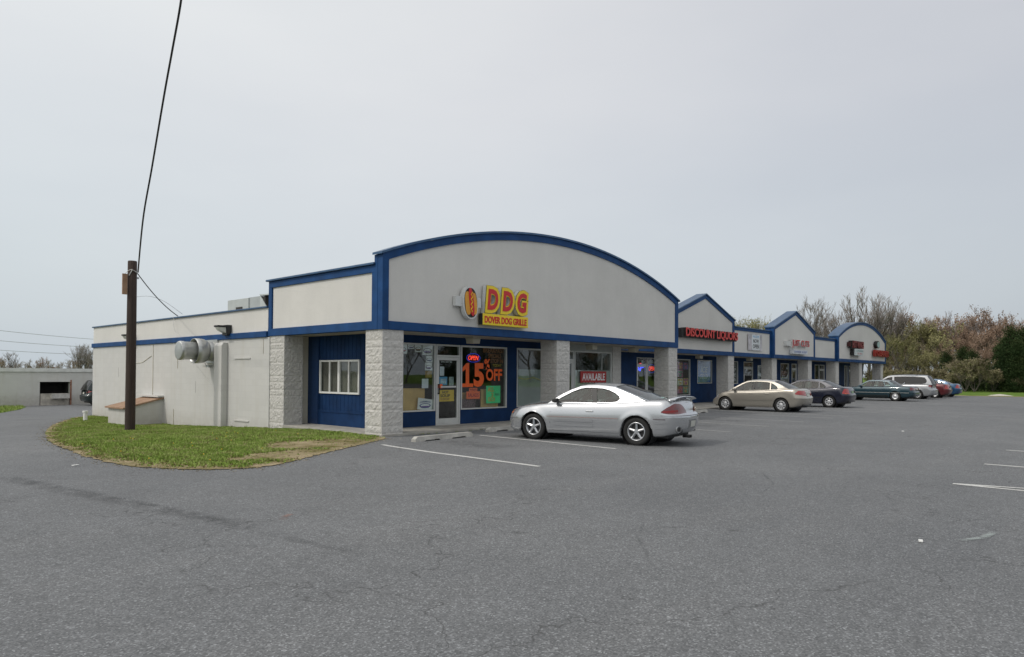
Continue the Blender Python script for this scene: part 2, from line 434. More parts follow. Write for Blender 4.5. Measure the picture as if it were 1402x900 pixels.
# grass island at the left end of the building (outline walked clockwise) with a worn edge
ISL = [(-.1, -.35), (-.9, -.85), (-1.9, -1.45), (-3.1, -2.15), (-4.2, -2.85), (-4.9, -3.15), (-5.5, -2.95), (-6.0, -2.45), (-6.35, -1.7), (-6.5, -.7),
       (-6.45, .9), (-6.25, 2.8), (-5.9, 4.9), (-5.45, 6.9), (-4.95, 8.9), (-4.4, 11.2), (-3.7, 13.6), (-2.9, 15.9), (-1.9, 18.2), (-.7, 20.8), (.02, 21.4), (.02, 4.7), (-.02, 4.6), (-.02, -.1)]
def smooth_outline(pts, n=4, amp=.05, seed=1, keep=0):
    rnd = random.Random(seed); out = []
    N = len(pts)
    for i in range(N):
        p0, p1, p2, p3 = (Vector(pts[(i+k-1) % N]) for k in range(4))
        for j in range(n):
            t = j/n
            q = .5*((2*p1)+(-p0+p2)*t+(2*p0-5*p1+4*p2-p3)*t*t+(-p0+3*p1-3*p2+p3)*t**3) if i < N-5 else p1.lerp(p2, t)
            a = amp if i < N-5 else 0
            out.append((q.x+rnd.uniform(-a, a), q.y+rnd.uniform(-a, a)))
    return out
def isl_h(x, y):
    return gh(x, y)
OUT = smooth_outline(ISL, 12, .045)
flat_poly('verge_soil', M['soil'], OUT, .012, .8)
def inside(pts, x, y):
    c = False; n = len(pts); j = n-1
    for i in range(n):
        if (pts[i][1] > y) != (pts[j][1] > y) and x < (pts[j][0]-pts[i][0])*(y-pts[i][1])/(pts[j][1]-pts[i][1])+pts[i][0]: c = not c
        j = i
    return c
def segdist(p, a, b):
    a = Vector(a); b = Vector(b); p = Vector(p); d = b-a
    t = max(0, min(1, (p-a).dot(d)/max(1e-9, d.length_squared))); return (a+d*t-p).length
from mathutils import noise as mnoise
def mat_blades(name, cols):
    m, nt, b = new_mat(name); v = coords(nt)
    n = noise(nt, v, 1.3, 5, .65); f = noise(nt, v, 22, 3, .6)
    ad = nd(nt, 'ShaderNodeMath', operation='MULTIPLY_ADD'); lk(nt, f, ad.inputs[0]); ad.inputs[1].default_value = .55; lk(nt, n, ad.inputs[2])
    c = ramp(nt, ad.outputs[0], [(.55, cols[0]), (.75, cols[1]), (.95, cols[2])]).outputs[0]
    lk(nt, c, b.inputs['Base Color']); b.inputs['Roughness'].default_value = .8; b.inputs['Specular IOR Level'].default_value = .15
    b.inputs['Subsurface Weight'].default_value = 0
    return m
pb_ = MB(); rnd = random.Random(31)
for i in range(1500):
    k = rnd.randrange(int(len(OUT)*.8)); a = Vector(OUT[k]).lerp(Vector(OUT[k+1]), rnd.random())
    x, y = a.x+rnd.gauss(0, .13), a.y+rnd.gauss(0, .13); s = rnd.uniform(.004, .014)
    pb_.obox((x, y, gh(x, y)+s*.4), (rnd.gauss(0, 1), rnd.gauss(0, 1), .3), (rnd.gauss(0, 1), rnd.gauss(0, 1), .1), (.1, .1, 1), s*1.5, s, s)
tag(pb_.build('pebbles', mat_plain('pebbles', (.27, .24, .19), .9, 0, .5, 9), recalc=False), 'scattered pebbles and soil crumbs along the worn edge of the grass verge', 'pebbles', kind='stuff')
M['blade'] = mat_blades('grass_blades', [(.155, .235, .045), (.25, .35, .075), (.36, .40, .15)])
M['blade2'] = mat_blades('grass_blades_dry', [(.17, .17, .06), (.24, .21, .10), (.30, .25, .14)])
def grass_patch(name, test, x0, x1, y0, y1, count, h=.07, seed=3, dens=None):
    rnd = random.Random(seed); g = MB()
    g.mat(M['blade']); g.mat(M['blade2'])
    k = 0; tries = 0
    while k < count and tries < count*8:
        tries += 1
        x = rnd.uniform(x0, x1); y = rnd.uniform(y0, y1)
        if not test(x, y): continue
        d = dens(x, y) if dens else 1
        if rnd.random() > d: continue
        k += 1
        z = gh(x, y)+.008
        cl = mnoise.noise(Vector((x*.9, y*.9, 0)))+.5*mnoise.noise(Vector((x*3.1, y*3.1, 7)))
        hh = h*rnd.uniform(.5, 1.25)*(1+.5*cl)*(.45+.55*d)
        g.m = 1 if rnd.random() < .10+.25*max(0, -cl)+(.5*(1-d)) else 0
        for q in range(3):
            a = rnd.uniform(0, 2*pi); w = .012+rnd.random()*.012; l = hh*rnd.uniform(.5, 1.3)
            bx0, by0 = x+rnd.uniform(-.03, .03), y+rnd.uniform(-.03, .03)
            dx, dy = cos(a)*w, sin(a)*w; b2 = rnd.uniform(0, 2*pi)
            g.add([(bx0-dx, by0-dy, z), (bx0+dx, by0+dy, z), (bx0+cos(b2)*l*.7, by0+sin(b2)*l*.7, z+hh)], [(0, 1, 2)])
    return g.build(name, None, recalc=False)
def dens_isl(x, y):
    d = min(segdist((x, y), OUT[i], OUT[(i+1) % len(OUT)]) for i in range(0, int(len(OUT)*.8)))
    e = min(1, (d-.02)/.55+.35*mnoise.noise(Vector((x*2, y*2, 3))))
    # bare patch by the corner pillar
    b = ((x+1.9)/1.1)**2+((y+.55)/.95)**2+.8*mnoise.noise(Vector((x*1.7, y*1.7, 1)))
    b2 = ((x+3.5)/1.3)**2+((y+1.9)/.55)**2+.8*mnoise.noise(Vector((x*1.7, y*1.7, 5)))
    if b < 1: e = min(e, .03)
    elif b < 1.6: e = min(e, .35)
    if b2 < 1: e = min(e, .05)
    elif b2 < 1.5: e = min(e, .3)
    return max(0, e)
_dcache = {}
def dens_fast(x, y):
    k = (round(x*6), round(y*6))
    if k not in _dcache: _dcache[k] = dens_isl(k[0]/6, k[1]/6)
    return _dcache[k]
tag(grass_patch('grass', lambda x, y: inside(OUT, x, y), -6.6, 0, -3.3, 21.3, 60000, .048, 3, dens_fast),
    'green tufted grass on the verge beside the white block wall', 'grass', kind='stuff')
# dandelions
g = MB(); rnd = random.Random(5)
for i in range(34):
    x, y = rnd.uniform(-6, -1), rnd.uniform(-2.4, 4)
    if inside(OUT, x, y) and dens_fast(x, y) > .6:
        g.lathe([(.05, .001), (.06, .015), (.07, .001)], (x, y, gh(x, y)), 'z', 6)
tag(g.build('dandelions', mat_plain('dandelion', (.75, .48, .02), .7)), 'tiny yellow dandelions dotted over the grass verge', 'flowers', kind='stuff')
LG = [(-40, 20), (-12, 20.5), (-5.2, 23), (-3.2, 26), (-1.6, 29.5), (.4, 34.5), (1.7, 39), (2.0, 41.38), (-40, 41.38)]
flat_poly('grass_strip', M['field'], LG, .012, 2)
tag(grass_patch('grass', lambda x, y: inside(LG, x, y), -14, 2, 22, 41, 9000, .12, 8), 'grass strip between the side drive and the low warehouse', 'grass', kind='stuff')
flat_poly('gravel_edge', M['soil'], smooth_outline([(59.3, -43), (60.6, -43), (60.9, 0), (60.7, 30), (59.5, 30), (59.2, 0), (59.2, -1), (59.2, -2), (59.2, -3), (59.2, -4)], 6, .12, 4), .008, 2)
# small weeds along the kerb and wall foot
g = MB(); g.mat(M['blade']); g.mat(M['blade2']); rnd = random.Random(9)
def weed(x, y, h):
    z = max(gh(x, y), 0) if y < 3 else gh(x, y)
    for q in range(14):
        a = rnd.uniform(0, 6.28); r = rnd.uniform(.2, 1)*h; w = .008
        g.m = rnd.random() < .3
        g.add([(x-w, y, z), (x+w, y+w, z), (x+cos(a)*r, y+sin(a)*r, z+h*rnd.uniform(.4, 1))], [(0, 1, 2)])
for i in range(46): weed(rnd.uniform(.8, 7.0), -.06+rnd.uniform(-.03, .02), rnd.uniform(.02, .05))
for i in range(30): weed(rnd.uniform(-.12, -.03), rnd.uniform(6, 21), rnd.uniform(.06, .16))
for i in range(10): weed(rnd.uniform(.6, .95), rnd.uniform(4.4, 4.9), rnd.uniform(.04, .1))
tag(g.build('weeds', None, recalc=False), 'sparse weeds along the wall foot and kerb', 'weeds', kind='stuff')

# ---- painted lines (part of the lot), tyre marks
def ribbon(b, pts, w, dz, ws=None):
    o = len(b.v); n = len(pts)
    for i, p in enumerate(pts):
        p = Vector(p); d = (Vector(pts[min(i+1, n-1)])-Vector(pts[max(i-1, 0)])).normalized(); q = Vector((-d.y, d.x))*(ws[i] if ws else w)/2
        for k, s in enumerate((q, -q)):
            b.v.append((p.x+s.x, p.y+s.y, gh(p.x, p.y)+dz))
            if b.uv is not None: b.uv.append((i/(n-1), k))
    for i in range(n-1): b.face((o+2*i, o+2*i+1, o+2*i+3, o+2*i+2))
def mat_line():
    m, nt, b = new_mat('road_paint'); v = coords(nt)
    n = noise(nt, v, 30, 6, .8); w = noise(nt, v, 1.5, 4)
    lk(nt, ramp(nt, w, [(.3, (.50, .50, .48)), (.7, (.68, .68, .66))]).outputs[0], b.inputs['Base Color'])
    b.inputs['Roughness'].default_value = .8
    lk(nt, ramp(nt, n, [(.36, (.25,)*3), (.46, (1,)*3)]).outputs[0], b.inputs['Alpha']); return m
M['line'] = mat_line()
def mat_line2():
    m, nt, b = new_mat('worn_road_paint'); v = coords(nt)
    n = noise(nt, v, 26, 6, .8)
    b.inputs['Base Color'].default_value = (.5, .5, .48, 1); b.inputs['Roughness'].default_value = .85
    lk(nt, ramp(nt, n, [(.34, (.15,)*3), (.56, (.9,)*3)]).outputs[0], b.inputs['Alpha']); return m
M['line2'] = mat_line2()
b = MB(); b.mat(M['line'])
ribbon(b, [(-1.12, -1.5), (-1.2, -1.9), (-1.26, -2.4), (-1.38, -3.6), (-1.42, -4.6), (-1.53, -6.45)], .11, .005)
ribbon(b, [(2.2, -1.3), (2.08, -3.4), (1.9, -5.75)], .10, .005)
b.mat(M['line2'])
for x in (5.15, 8.35): ribbon(b, [(x+.2, -1.2), (x, -3), (x-.25, -5.5)], .10, .005)
for x in (11.4, 14.45, 17.5, 20.55-1.2, 23.6, 26.0, 29.7, 32.8, 35.9, 39.0, 42, 45, 48, 51, 54): ribbon(b, [(x, -.4), (x-.15, -3), (x-.3, -5.4)], .10, .005)
b.mat(M['line'])
for x, y0, w in ((1.3, -12.15, .10), (4.5, -12.08, .10), (7.8, -12.0, .10), (11, -12.0, .1), (14.2, -12, .1)): ribbon(b, [(x, y0), (x-.08, y0-1.5), (x-.3, y0-5)], w, .005)
ribbon(b, [(1.3, -12.15), (1.6, -13.4), (1.9, -15)], .09, .007)
tag(b.build('parking_line_markings', None, recalc=False), kind='structure')
M['skid'] = mat_alpha('tyre_mark', (.05, .052, .054), .38, .7, .36, (1, 1, 1), 4)
b = MB(); b.uv = []
for pts, w in (([(-9.6, -.4), (-8.1, -1.7), (-7.75, -4.0), (-7.55, -5.6), (-7.35, -8.2), (-7.2, -9.3)], .16), ([(-8.2, -1.4), (-8.0, -3.2), (-7.6, -5.8), (-7.3, -7.6)], .38),
               ([(-4.6, -2.75), (-4.0, -2.52), (-3.3, -2.35)], .12), ([(-1.5, -10.4), (-.6, -10.2), (.4, -9.6)], .04), ([(-5.6, -11.1), (-5.0, -10.6), (-4.2, -10.2)], .05),
               
               ([(3.7, -2.8), (3.8, -4.6)], 1.2), ([(6.8, -2.2), (6.7, -4.5)], 1.0), ([(9.9, -1.8), (9.7, -4.4)], 1.1), ([(.4, -1.9), (.3, -4.0)], 1.1), ([(13, -1.4), (12.8, -4)], 1.0)):
    ribbon(b, [Vector(pts[0]).lerp(Vector(pts[1]), t/6) for t in range(6)]+[Vector(p) for p in pts[1:]] if len(pts) == 2 else pts, w, .009)
tag(b.build('tyre_marks', M['skid'], recalc=False), kind='structure')
# bits of litter
for i, (x, y, s) in enumerate(((-3.23, -12.68, .035), (-7.02, -.73, .05), (12, -9, .06))):
    o = MB().obox((x, y, gh(x, y)+.012), (1, .3, 0), (-.3, 1, 0), (.1, 0, 1), s*2, s, .012).build('litter', M['white'])
    tag(o, ('white scrap of litter on the asphalt in the foreground', 'white scrap of litter on the drive left of the grass', 'white scrap of litter out in the lot far right')[i], 'litter')
b = MB(); b.uv = []; ribbon(b, [(-6.95, -7.35), (-6.84, -7.2), (-6.7, -7.1)], .1, .008)
tag(b.build('paint_mark', mat_alpha('orange_paint', (.35, .17, .12), .35, .6, .45)), kind='structure')
b = MB(); b.uv = []; ribbon(b, [(-2.95, -12.95), (-2.6, -13.1), (-2.2, -13.15)], .1, .008)
tag(b.build('chalk_scuff', mat_alpha('pale_scuff', (.4, .45, .44), .35, .6, .6)), kind='structure')

# pavements
SZ = .06
b = MB(); b.box(0.03, 13.4, 0.0, 1.5, -.2, SZ); b.box(.03, 1.0, 1.5, 5.0, -.3, SZ); tag(b.build('sidewalk', M['concrete'], bevel=.01), kind='structure')
b = MB(); b.box(13.4, 15.15, 0.0, 3.1, -.2, SZ-.004); b.box(13.1, 57.9, 3.1, 4.7, -.3, SZ-.004); b.box(15.15, 57.9, 1.3, 3.1, -.3, SZ-.008)
tag(b.build('sidewalk', M['concrete'], bevel=.01), kind='structure')

# ------------------------------------------------------------------ the strip mall
mall = empty('strip_mall', (0, 0, 0), 0, 'long low shopping strip with pale stucco gables, blue trim and rough block pillars', 'building')
ZB, ZT = 2.73, 2.95
W = 15.1
def arch_pts(x0, x1, z0, s, n=36):
    h = (x1-x0)/2; Rr = (h*h+s*s)/(2*s); cx = (x0+x1)/2; cz = z0+s-Rr
    return [(x0+(x1-x0)*i/n, cz+sqrt(Rr*Rr-(x0+(x1-x0)*i/n-cx)**2)) for i in range(n+1)]
def offset_top(pts, d, side):
    """inner outline: moved down by d square to the curve, clipped to the side trim"""
    out = []
    for i, p in enumerate(pts):
        a = Vector(pts[max(i-1, 0)]); c = Vector(pts[min(i+1, len(pts)-1)])
        t = (c-a).normalized(); n = Vector((t.y, -t.x))
        k = 1
        if 0 < i < len(pts)-1:
            t1 = (Vector(p)-a).normalized(); k = 1/max(.5, t1.dot(t))
        out.append((p[0]+n.x*d*k, p[1]+n.y*d*k))
    return out
def interp(poly, x):
    for (a, za), (c, zc) in zip(poly, poly[1:]):
        if a <= x <= c: return za+(zc-za)*(x-a)/max(1e-9, c-a)
    return poly[0][1] if x < poly[0][0] else poly[-1][1]
def gable(top, yf, depth, beam=True, tw=.20, sides=True, back=True, cap=.07, ctop=.06, name='gable'):
    x0, x1 = top[0][0], top[-1][0]
    inn = offset_top(top, tw, 1)
    inn = [p for p in inn if x0+tw+.01 < p[0] < x1-tw-.01]
    zl = interp(offset_top(top, tw, 1), x0+tw); zr = interp(offset_top(top, tw, 1), x1-tw)
    inn = [(x0+tw, zl)]+inn+[(x1-tw, zr)]
    panel = MB().prism([(x0+tw-.03, ZT-.03), (x1-tw+.03, ZT-.03)]+[(min(max(p[0], x0+tw-.03), x1-tw+.03), p[1]+.03) for p in reversed(inn)], yf+.045, yf+.2)
    root = panel.build(name, M['stucco'], mall)
    t = MB()
    # top band between outline and inner outline, resampled
    n = 48; A = [(x0+(x1-x0)*i/n, 0) for i in range(n+1)]
    if len(top) == 3:
        xs = sorted(set([x0, x1, top[1][0]]+[a[0] for a in A]))
    else: xs = [a[0] for a in A]
    up = [(x, interp(top, x)) for x in xs]
    lo = [(x0+tw+(x1-x0-2*tw)*(x-x0)/(x1-x0), 0) for x in xs]
    if len(top) == 3: lo = [((top[1][0] if abs(x-top[1][0]) < 1e-6 else l[0]), 0) for x, l in zip(xs, lo)]
    lo = [(x, interp(inn, x)) for x, _ in lo]
    t.strip(up, lo, yf, yf+.2)
    for a, c, xx in ((x0, x0+tw, x0), (x1-tw, x1, x1)):
        zt_ = (lo[0] if a == x0 else lo[-1])[1]; zo = (up[0] if a == x0 else up[-1])[1]
        q = [(a, ZB), (c, ZB), (c, zt_), (a, zo)] if a == x0 else [(a, ZB), (c, ZB), (c, zo), (a, zt_)]
        t.strip([q[0], q[3]], [q[1], q[2]], yf, yf+.2)
    t.build('trim', M['blue'], root)
    MB().box(x0+tw, x1-tw, yf-.006, yf+.25, ZB, ZT).build('beam', M['blue'], mall, bevel=.008)
    # coping on top
    c = MB(); cu = [(x, z+ctop) for x, z in up]; cu[0] = (x0-cap, cu[0][1]-.03); cu[-1] = (x1+cap, cu[-1][1]-.03)
    cl = [(x, z+.002) for x, z in up]; cl[0] = (x0-cap, cl[0][1]-.03); cl[-1] = (x1+cap, cl[-1][1]-.03)
    c.strip(cu, cl, yf-.05, yf+depth); c.build('coping', M['bluemetal'], root)
    # body behind
    bdy = MB()
    if depth > .3:
        bdy.prism([(x0+.01, ZB+.3), (x1-.01, ZB+.3)]+[(min(max(p[0], x0+.01), x1-.01), p[1]-.01) for p in reversed(up)], yf+.21, yf+depth-.05)
        bdy.build('gable_side', M['blue'], root)
    return root
# corner store arch
arch = gable(arch_pts(0, W, 4.66, 1.40, 48), 0, .34, name='arched_gable')
# left return of the arch (blue post seen from the side)
bx('corner_post', M['blue'], mall, -.006, .19, .205, .335, ZB, 4.64)
# wing facing the side: stucco band in a blue frame, x = 0 plane
wg = MB().box(.045, .22, .50, 5.43, ZT-.02, 4.22).build('side_fascia', M['stucco'], mall)
t = MB(); t.box(0, .23, .336, 5.63, 4.20, 4.39); t.box(.0, .23, 5.45, 5.63, ZT+.002, 4.198); t.box(.0, .23, .336, .45, ZT+.002, 4.198)
t.box(-.008, .24, .206, 5.64, ZB, ZT); t.build('trim', M['blue'], wg, bevel=.006)
MB().box(-.07, .36, .30, 5.70, 4.392, 4.45).build('coping', M['bluemetal'], wg, bevel=.01)
# solid mass behind the wing and the arch, and the roof
b = MB(); b.box(.25, 14.9, .36, 5.6, ZB+.10, 4.2); b.box(.25, 57.5, 5.65, 21.1, 3.25, 3.4); b.box(15.2, 57.5, 3.5, 5.65, ZB+.10, 4.0)
b.build('roof', M['roof'], mall)
b = MB(); b.box(.20, W-.02, .262, 1.5, ZB, ZB+.02); b.box(.25, 1.0, 1.5, 5.5, ZB, ZB+.02); b.box(13.1, W-.02, 1.5, 3.2, ZB, ZB+.02)
b.box(13.1, 57.9, 3.42, 4.72, ZB+.001, ZB+.021)
b.build('soffit', M['soffit'], mall)
# side wall of painted block
sw = bx('side_wall', M['block'], mall, 0, .2, 5.55, 21.16, -.7, ZB-.03)
bx('parapet', M['stucco'], sw, .01, .19, 5.66, 21.16, ZB+.162, 3.60)
bx('band', M['blue'], sw, -.06, .21, 5.66, 21.22, ZB-.03, ZB+.16, bevel=.02)
bx('coping', M['bluemetal'], sw, -.05, .26, 5.66, 21.22, 3.602, 3.655, bevel=.01)
bx('back_wall', M['block'], mall, .205, 57.5, 20.96, 21.16, -.9, 3.6)
bx('end_wall', M['block'], mall, 57.2, 57.5, 5.0, 20.95, -.6, 3.6)
# shallow buttress of the side wall and its capped ledge, faint conduits
b = MB(); b.prism([(-.22, -.5), (0.0, -.5), (0.0, 2.60), (-.16, 2.60), (-.22, 2.50)], 8.22, 8.76); b.build('buttress', M['block'], sw, bevel=.02)
for pts, r_ in (([(-.012, 14.35, 2.68), (-.012, 14.35, .65)], .012), ([(-.012, 12.1, 2.3), (-.012, 12.1, 1.75)], .010), ([(-.012, 12.4, .25), (-.012, 12.4, -.35)], .012),
               ([(-.012, 5.9, 2.66), (-.012, 5.9, 2.2)], .008), ([(-.012, 17.2, 2.2), (-.012, 16.4, 1.95), (-.012, 15.4, 2.0), (-.012, 14.5, 2.25)], .010)):
    MB().tube(pts, r_, 6).build('conduit', M['cream'], sw)
bx('ledge', M['block'], sw, -.03, 0.001, 6.7, 7.75, 2.05, 2.09); bx('ledge', M['block'], sw, -.03, .001, 6.75, 7.7, .05, .09)
gv = mat_plain('grey_vent', (.35, .34, .31))
bx('wall_vent', gv, sw, -.012, .001, 16.1, 16.5, 2.48, 2.66); bx('wall_vent', gv, sw, -.012, .001, 11.4, 11.8, 2.50, 2.66)
# settlement cracks running along the block joints
ck_ = mat_plain('crack', (.25, .24, .22))
for pts in ([(-.004, 10.6, 1.3), (-.004, 10.6, .9)], [(-.004, 18.0, 1.8), (-.004, 18.0, 1.4)]):
    MB().tube(pts, .003, 4).build('crack', ck_, sw)
# wall return behind the wing pillar, then the blue block and siding of the side shop front
bx('return_wall', M['cream'], mall, .25, 1.0, 5.0, 5.2, -.1, ZB)
b = MB(); b.box(1.0, 1.15, 4.46, 4.999, 0, ZB); sh = b.build('side_shopfront', M['bluebrick'], mall)
# siding: boards with grooves, around the sliding window (y 2.36..4.47, z .99..2.0)
SY0, SY1, WZ0, WZ1, WY0, WY1 = 1.5, 4.455, 1.0, 2.0, 2.34, 4.36
b = MB(); yy = SY1-.02
b.box(1.02, 1.10, SY0, SY1, .0, .44); b.box(1.0, 1.10, SY0, SY1, .441, .50)
while yy > SY0+.02:
    ya = max(yy-.19, SY0)
    lo_, hi_ = ya, yy-.012
    if lo_ < WY1 and hi_ > WY0:
        b.box(1.03, 1.10, lo_, hi_, .501, WZ0); b.box(1.03, 1.10, lo_, hi_, WZ1, ZB)
        if hi_ > WY1: b.box(1.03, 1.10, WY1, hi_, WZ0, WZ1)
        if lo_ < WY0: b.box(1.03, 1.10, lo_, WY0, WZ0, WZ1)
    else: b.box(1.03, 1.10, lo_, hi_, .501, ZB)
    yy -= .19
b.box(1.06, 1.12, SY0, WY0, .5, ZB); b.box(1.06, 1.12, WY1, SY1, .5, ZB); b.box(1.06, 1.12, WY0, WY1, WZ1, ZB); b.box(1.06, 1.12, WY0, WY1, .5, WZ0)
b.box(1.0, 1.06, 4.40, 4.455, .5, ZB)
b.build('siding', M['navy'], mall)
wn = MB()
fr = .055
wn.box(.985, 1.05, WY0, WY1, WZ0, WZ0+fr); wn.box(.985, 1.05, WY0, WY1, WZ1-fr, WZ1)
for y in (WY0, WY1-fr, (WY0+WY1)/2-.05): wn.box(.986, 1.049, y, y+(fr if y != (WY0+WY1)/2-.05 else .10), WZ0+fr, WZ1-fr)
for y in (WY0+.5, WY1-.55): wn.box(.992, 1.045, y, y+.045, WZ0+fr, WZ1-fr)
w1 = wn.build('window', M['whitevinyl'], mall, bevel=.004)
bx('pane', M['glass'], w1, 1.02, 1.026, WY0+.03, WY1-.03, WZ0+.03, WZ1-.03)
cu_ = mat_plain('grey_curtain', (.30, .29, .26), .9, 0, .2, 9)
for y in (WY0+.08, WY0+.60, WY1-.46): bx('curtain', cu_, w1, 1.09, 1.10, y, y+.34, WZ0+.05, WZ1-.1)

# split-face pillars
def pillar_mesh(x0, x1, y0, y1, z0, z1, seed=1, cell=.05, amp=.013, smooth_side=None):
    rnd = random.Random(seed); b = MB()
    def face(P, nrm, w, h, rough):
        nx = max(2, int(w/cell)); nz = max(2, int(h/cell)); o = len(b.v)
        for j in range(nz+1):
            for i in range(nx+1):
                u, v = i/nx, j/nz; zz = v*h
                course = (zz+.001) % .2
                d = 0
                if 0 < i < nx and rough:
                    d = amp*(mnoise.noise(Vector((P[0][0]*3+u*w*13+seed*7, zz*11, int(zz/.2)*5)))*1.0+rnd.uniform(-.6, .6))+.004
                    if course < .03: d = -.007
                p = Vector(P[0])+Vector(P[1])*u*w+Vector((0, 0, zz))+Vector(nrm)*d
                b.v.append(tuple(p))
        for j in range(nz):
            for i in range(nx): b.face((o+j*(nx+1)+i, o+j*(nx+1)+i+1, o+(j+1)*(nx+1)+i+1, o+(j+1)*(nx+1)+i))
    h = z1-z0
    face(((x0, y0, z0), (1, 0, 0)), (0, -1, 0), x1-x0, h, True)
    face(((x0, y1, z0), (0, -1, 0)), (-1, 0, 0), y1-y0, h, True)
    face(((x1, y0, z0), (0, 1, 0)), (1, 0, 0), y1-y0, h, True)
    face(((x1, y1, z0), (-1, 0, 0)), (0, 1, 0), x1-x0, h, True)
    b.box(x0+.02, x1-.02, y0+.02, y1-.02, z0, z1)
    return b
for i, (x0, x1, y0, y1, z0) in enumerate(((.04, .72, .04, .74, -.15), (7.12, 7.82, .04, .72, -.05), (14.38, 15.08, .04, .70, -.05), (.03, .66, 4.74, 5.6, -.3), (12.5, 13.08, 1.46, 2.2, -.05))):
    pillar_mesh(x0, x1, y0, y1, z0, ZB-.002, i+2, .045 if i < 4 else .06).build('pillar', M['split'], mall)
G = 3.16
pb = None
for x0 in (26.6, 32.85, 39.13, 45.0, 50.9, 57.1):
    if pb is None:
        pb = pillar_mesh(0, .75, G+.04, G+.74, -.05, ZB-.002, 9, .07).build('pillar', M['split'], mall); pb.location.x = x0
    else:
        o = pb.copy(); COL.objects.link(o); o.parent = mall; o.location.x = x0
# recessed gables
def tri(x0, x1, xp, z0, zp): return [(x0, z0), (xp, zp), (x1, z0)]
gable(tri(20.3, 27.3, 23.8, 4.74, 5.93), G-.02, .55, name='peaked_gable')
gable(tri(32.6, 39.95, 36.35, 4.66, 5.88), G-.18, .62, name='peaked_gable')
gable(arch_pts(44.95, 57.95, 4.66, 1.34, 36), G-.18, .75, name='arched_gable')
for x0, x1 in ((15.15, 20.28), (27.32, 32.58), (39.97, 44.93)):
    f = MB().box(x0, x1, G+.045, G+.25, ZT-.03, 4.22).build('parapet_panel', M['stucco'], mall)
    t = MB(); t.box(x0, x1, G, G+.26, 4.22, 4.39); t.box(x1-.12, x1, G, G+.26, ZT+.001, 4.219); t.build('trim', M['blue'], f)
    bx('coping', M['bluemetal'], f, x0, x1, G-.05, G+.34, 4.391, 4.44)
    bx('beam', M['blue'], mall, x0-.02, x1+.02, G, G+.26, ZB+.002, ZT)
b = MB(); b.box(15.1, 15.12, .36, G+.2, ZB, 4.6); b.build('gable_return', M['stucco'], mall)

# ------------------------------------------------------------------ shop fronts
def shopfront(Y, x0, x1, openings, sill=.5, mat=M['navy'], zh=2.5):
    b = MB(); th = .14
    b.box(x0, x1, Y, Y+th, zh, ZB+.02)
    xs = x0
    for kind, a, c, z0, z1 in sorted(openings, key=lambda o: o[1]):
        if a > xs+.002: b.box(xs, a, Y+.001, Y+th, SZ-.05, zh)
        if z0 > SZ+.02: b.box(a, c, Y+.002, Y+th-.01, SZ-.05, z0)
        if z1 < zh-.01: b.box(a, c, Y+.002, Y+th-.01, z1, zh)
        xs = c
    if xs < x1: b.box(xs, x1, Y+.001, Y+th, SZ-.05, zh)
    b.build('shopfront', mat, mall)
    made = []
    for kind, a, c, z0, z1 in openings:
        f = MB(); k = .05; y0, y1 = Y-.012, Y+.09
        f.box(a, a+k, y0, y1, z0, z1); f.box(c-k, c, y0, y1, z0, z1); f.box(a+k, c-k, y0, y1, z1-k, z1); f.box(a+k, c-k, y0-.01, y1, z0, z0+k*.8)
        if kind.startswith('door'):
            zt = 2.12
            f.box(a+k, c-k, y0, y1, zt, zt+.06)
            d = f.build('door', M['alu'], mall, bevel=.004)
            l = MB(); a2, c2 = a+k+.006, c-k-.006
            l.box(a2, a2+.075, Y, Y+.05, z0+.045, zt-.005); l.box(c2-.075, c2, Y, Y+.05, z0+.045, zt-.005)
            l.box(a2+.075, c2-.075, Y, Y+.05, zt-.10, zt-.005); l.box(a2+.075, c2-.075, Y, Y+.05, z0+.045, z0+.20)
            l.build('door_leaf', M['alu'], d, bevel=.004)
            g = MB(); g.box(a2+.06, c2-.06, Y+.02, Y+.026, z0+.15, zt-.08); g.box(a+.03, c-.03, Y+.02, Y+.026, zt+.03, z1-.03); g.build('pane', M['glass'], d)
            h = MB(); h.box(a2+.02, a2+.05, Y-.06, Y-.03, 1.0, 1.30); h.box(a2+.02, a2+.05, Y-.06, Y, 1.0, 1.03); h.box(a2+.02, a2+.05, Y-.06, Y, 1.27, 1.30)
            h.build('handle', M['black'], d)
            made.append(d)
        else:
            w = f.build('window', M['alu'], mall, bevel=.004)
            bx('pane', M['darkglass'] if kind == 'windark' else M['glass'], w, a+.03, c-.03, Y+.02, Y+.026, z0+.02, z1-.02)
            made.append(w)
    return made
S1 = 1.5
A_ = shopfront(S1, 1.0, 8.95, [('win', 1.25, 3.14, .50, 2.50), ('door', 3.16, 4.16, SZ, 2.50), ('win', 4.19, 6.30, .50, 2.50), ('win', 6.80, 8.75, .50, 2.50)])
M['alug'] = mat_plain('grey_aluminium', (.36, .38, .37), .5, .2, .1)
B_ = shopfront(S1, 8.96, 12.55, [('door', 9.0, 9.98, SZ, 2.5), ('win', 10.02, 12.45, .30, 2.5)], mat=M['alug'])
S2 = 4.7
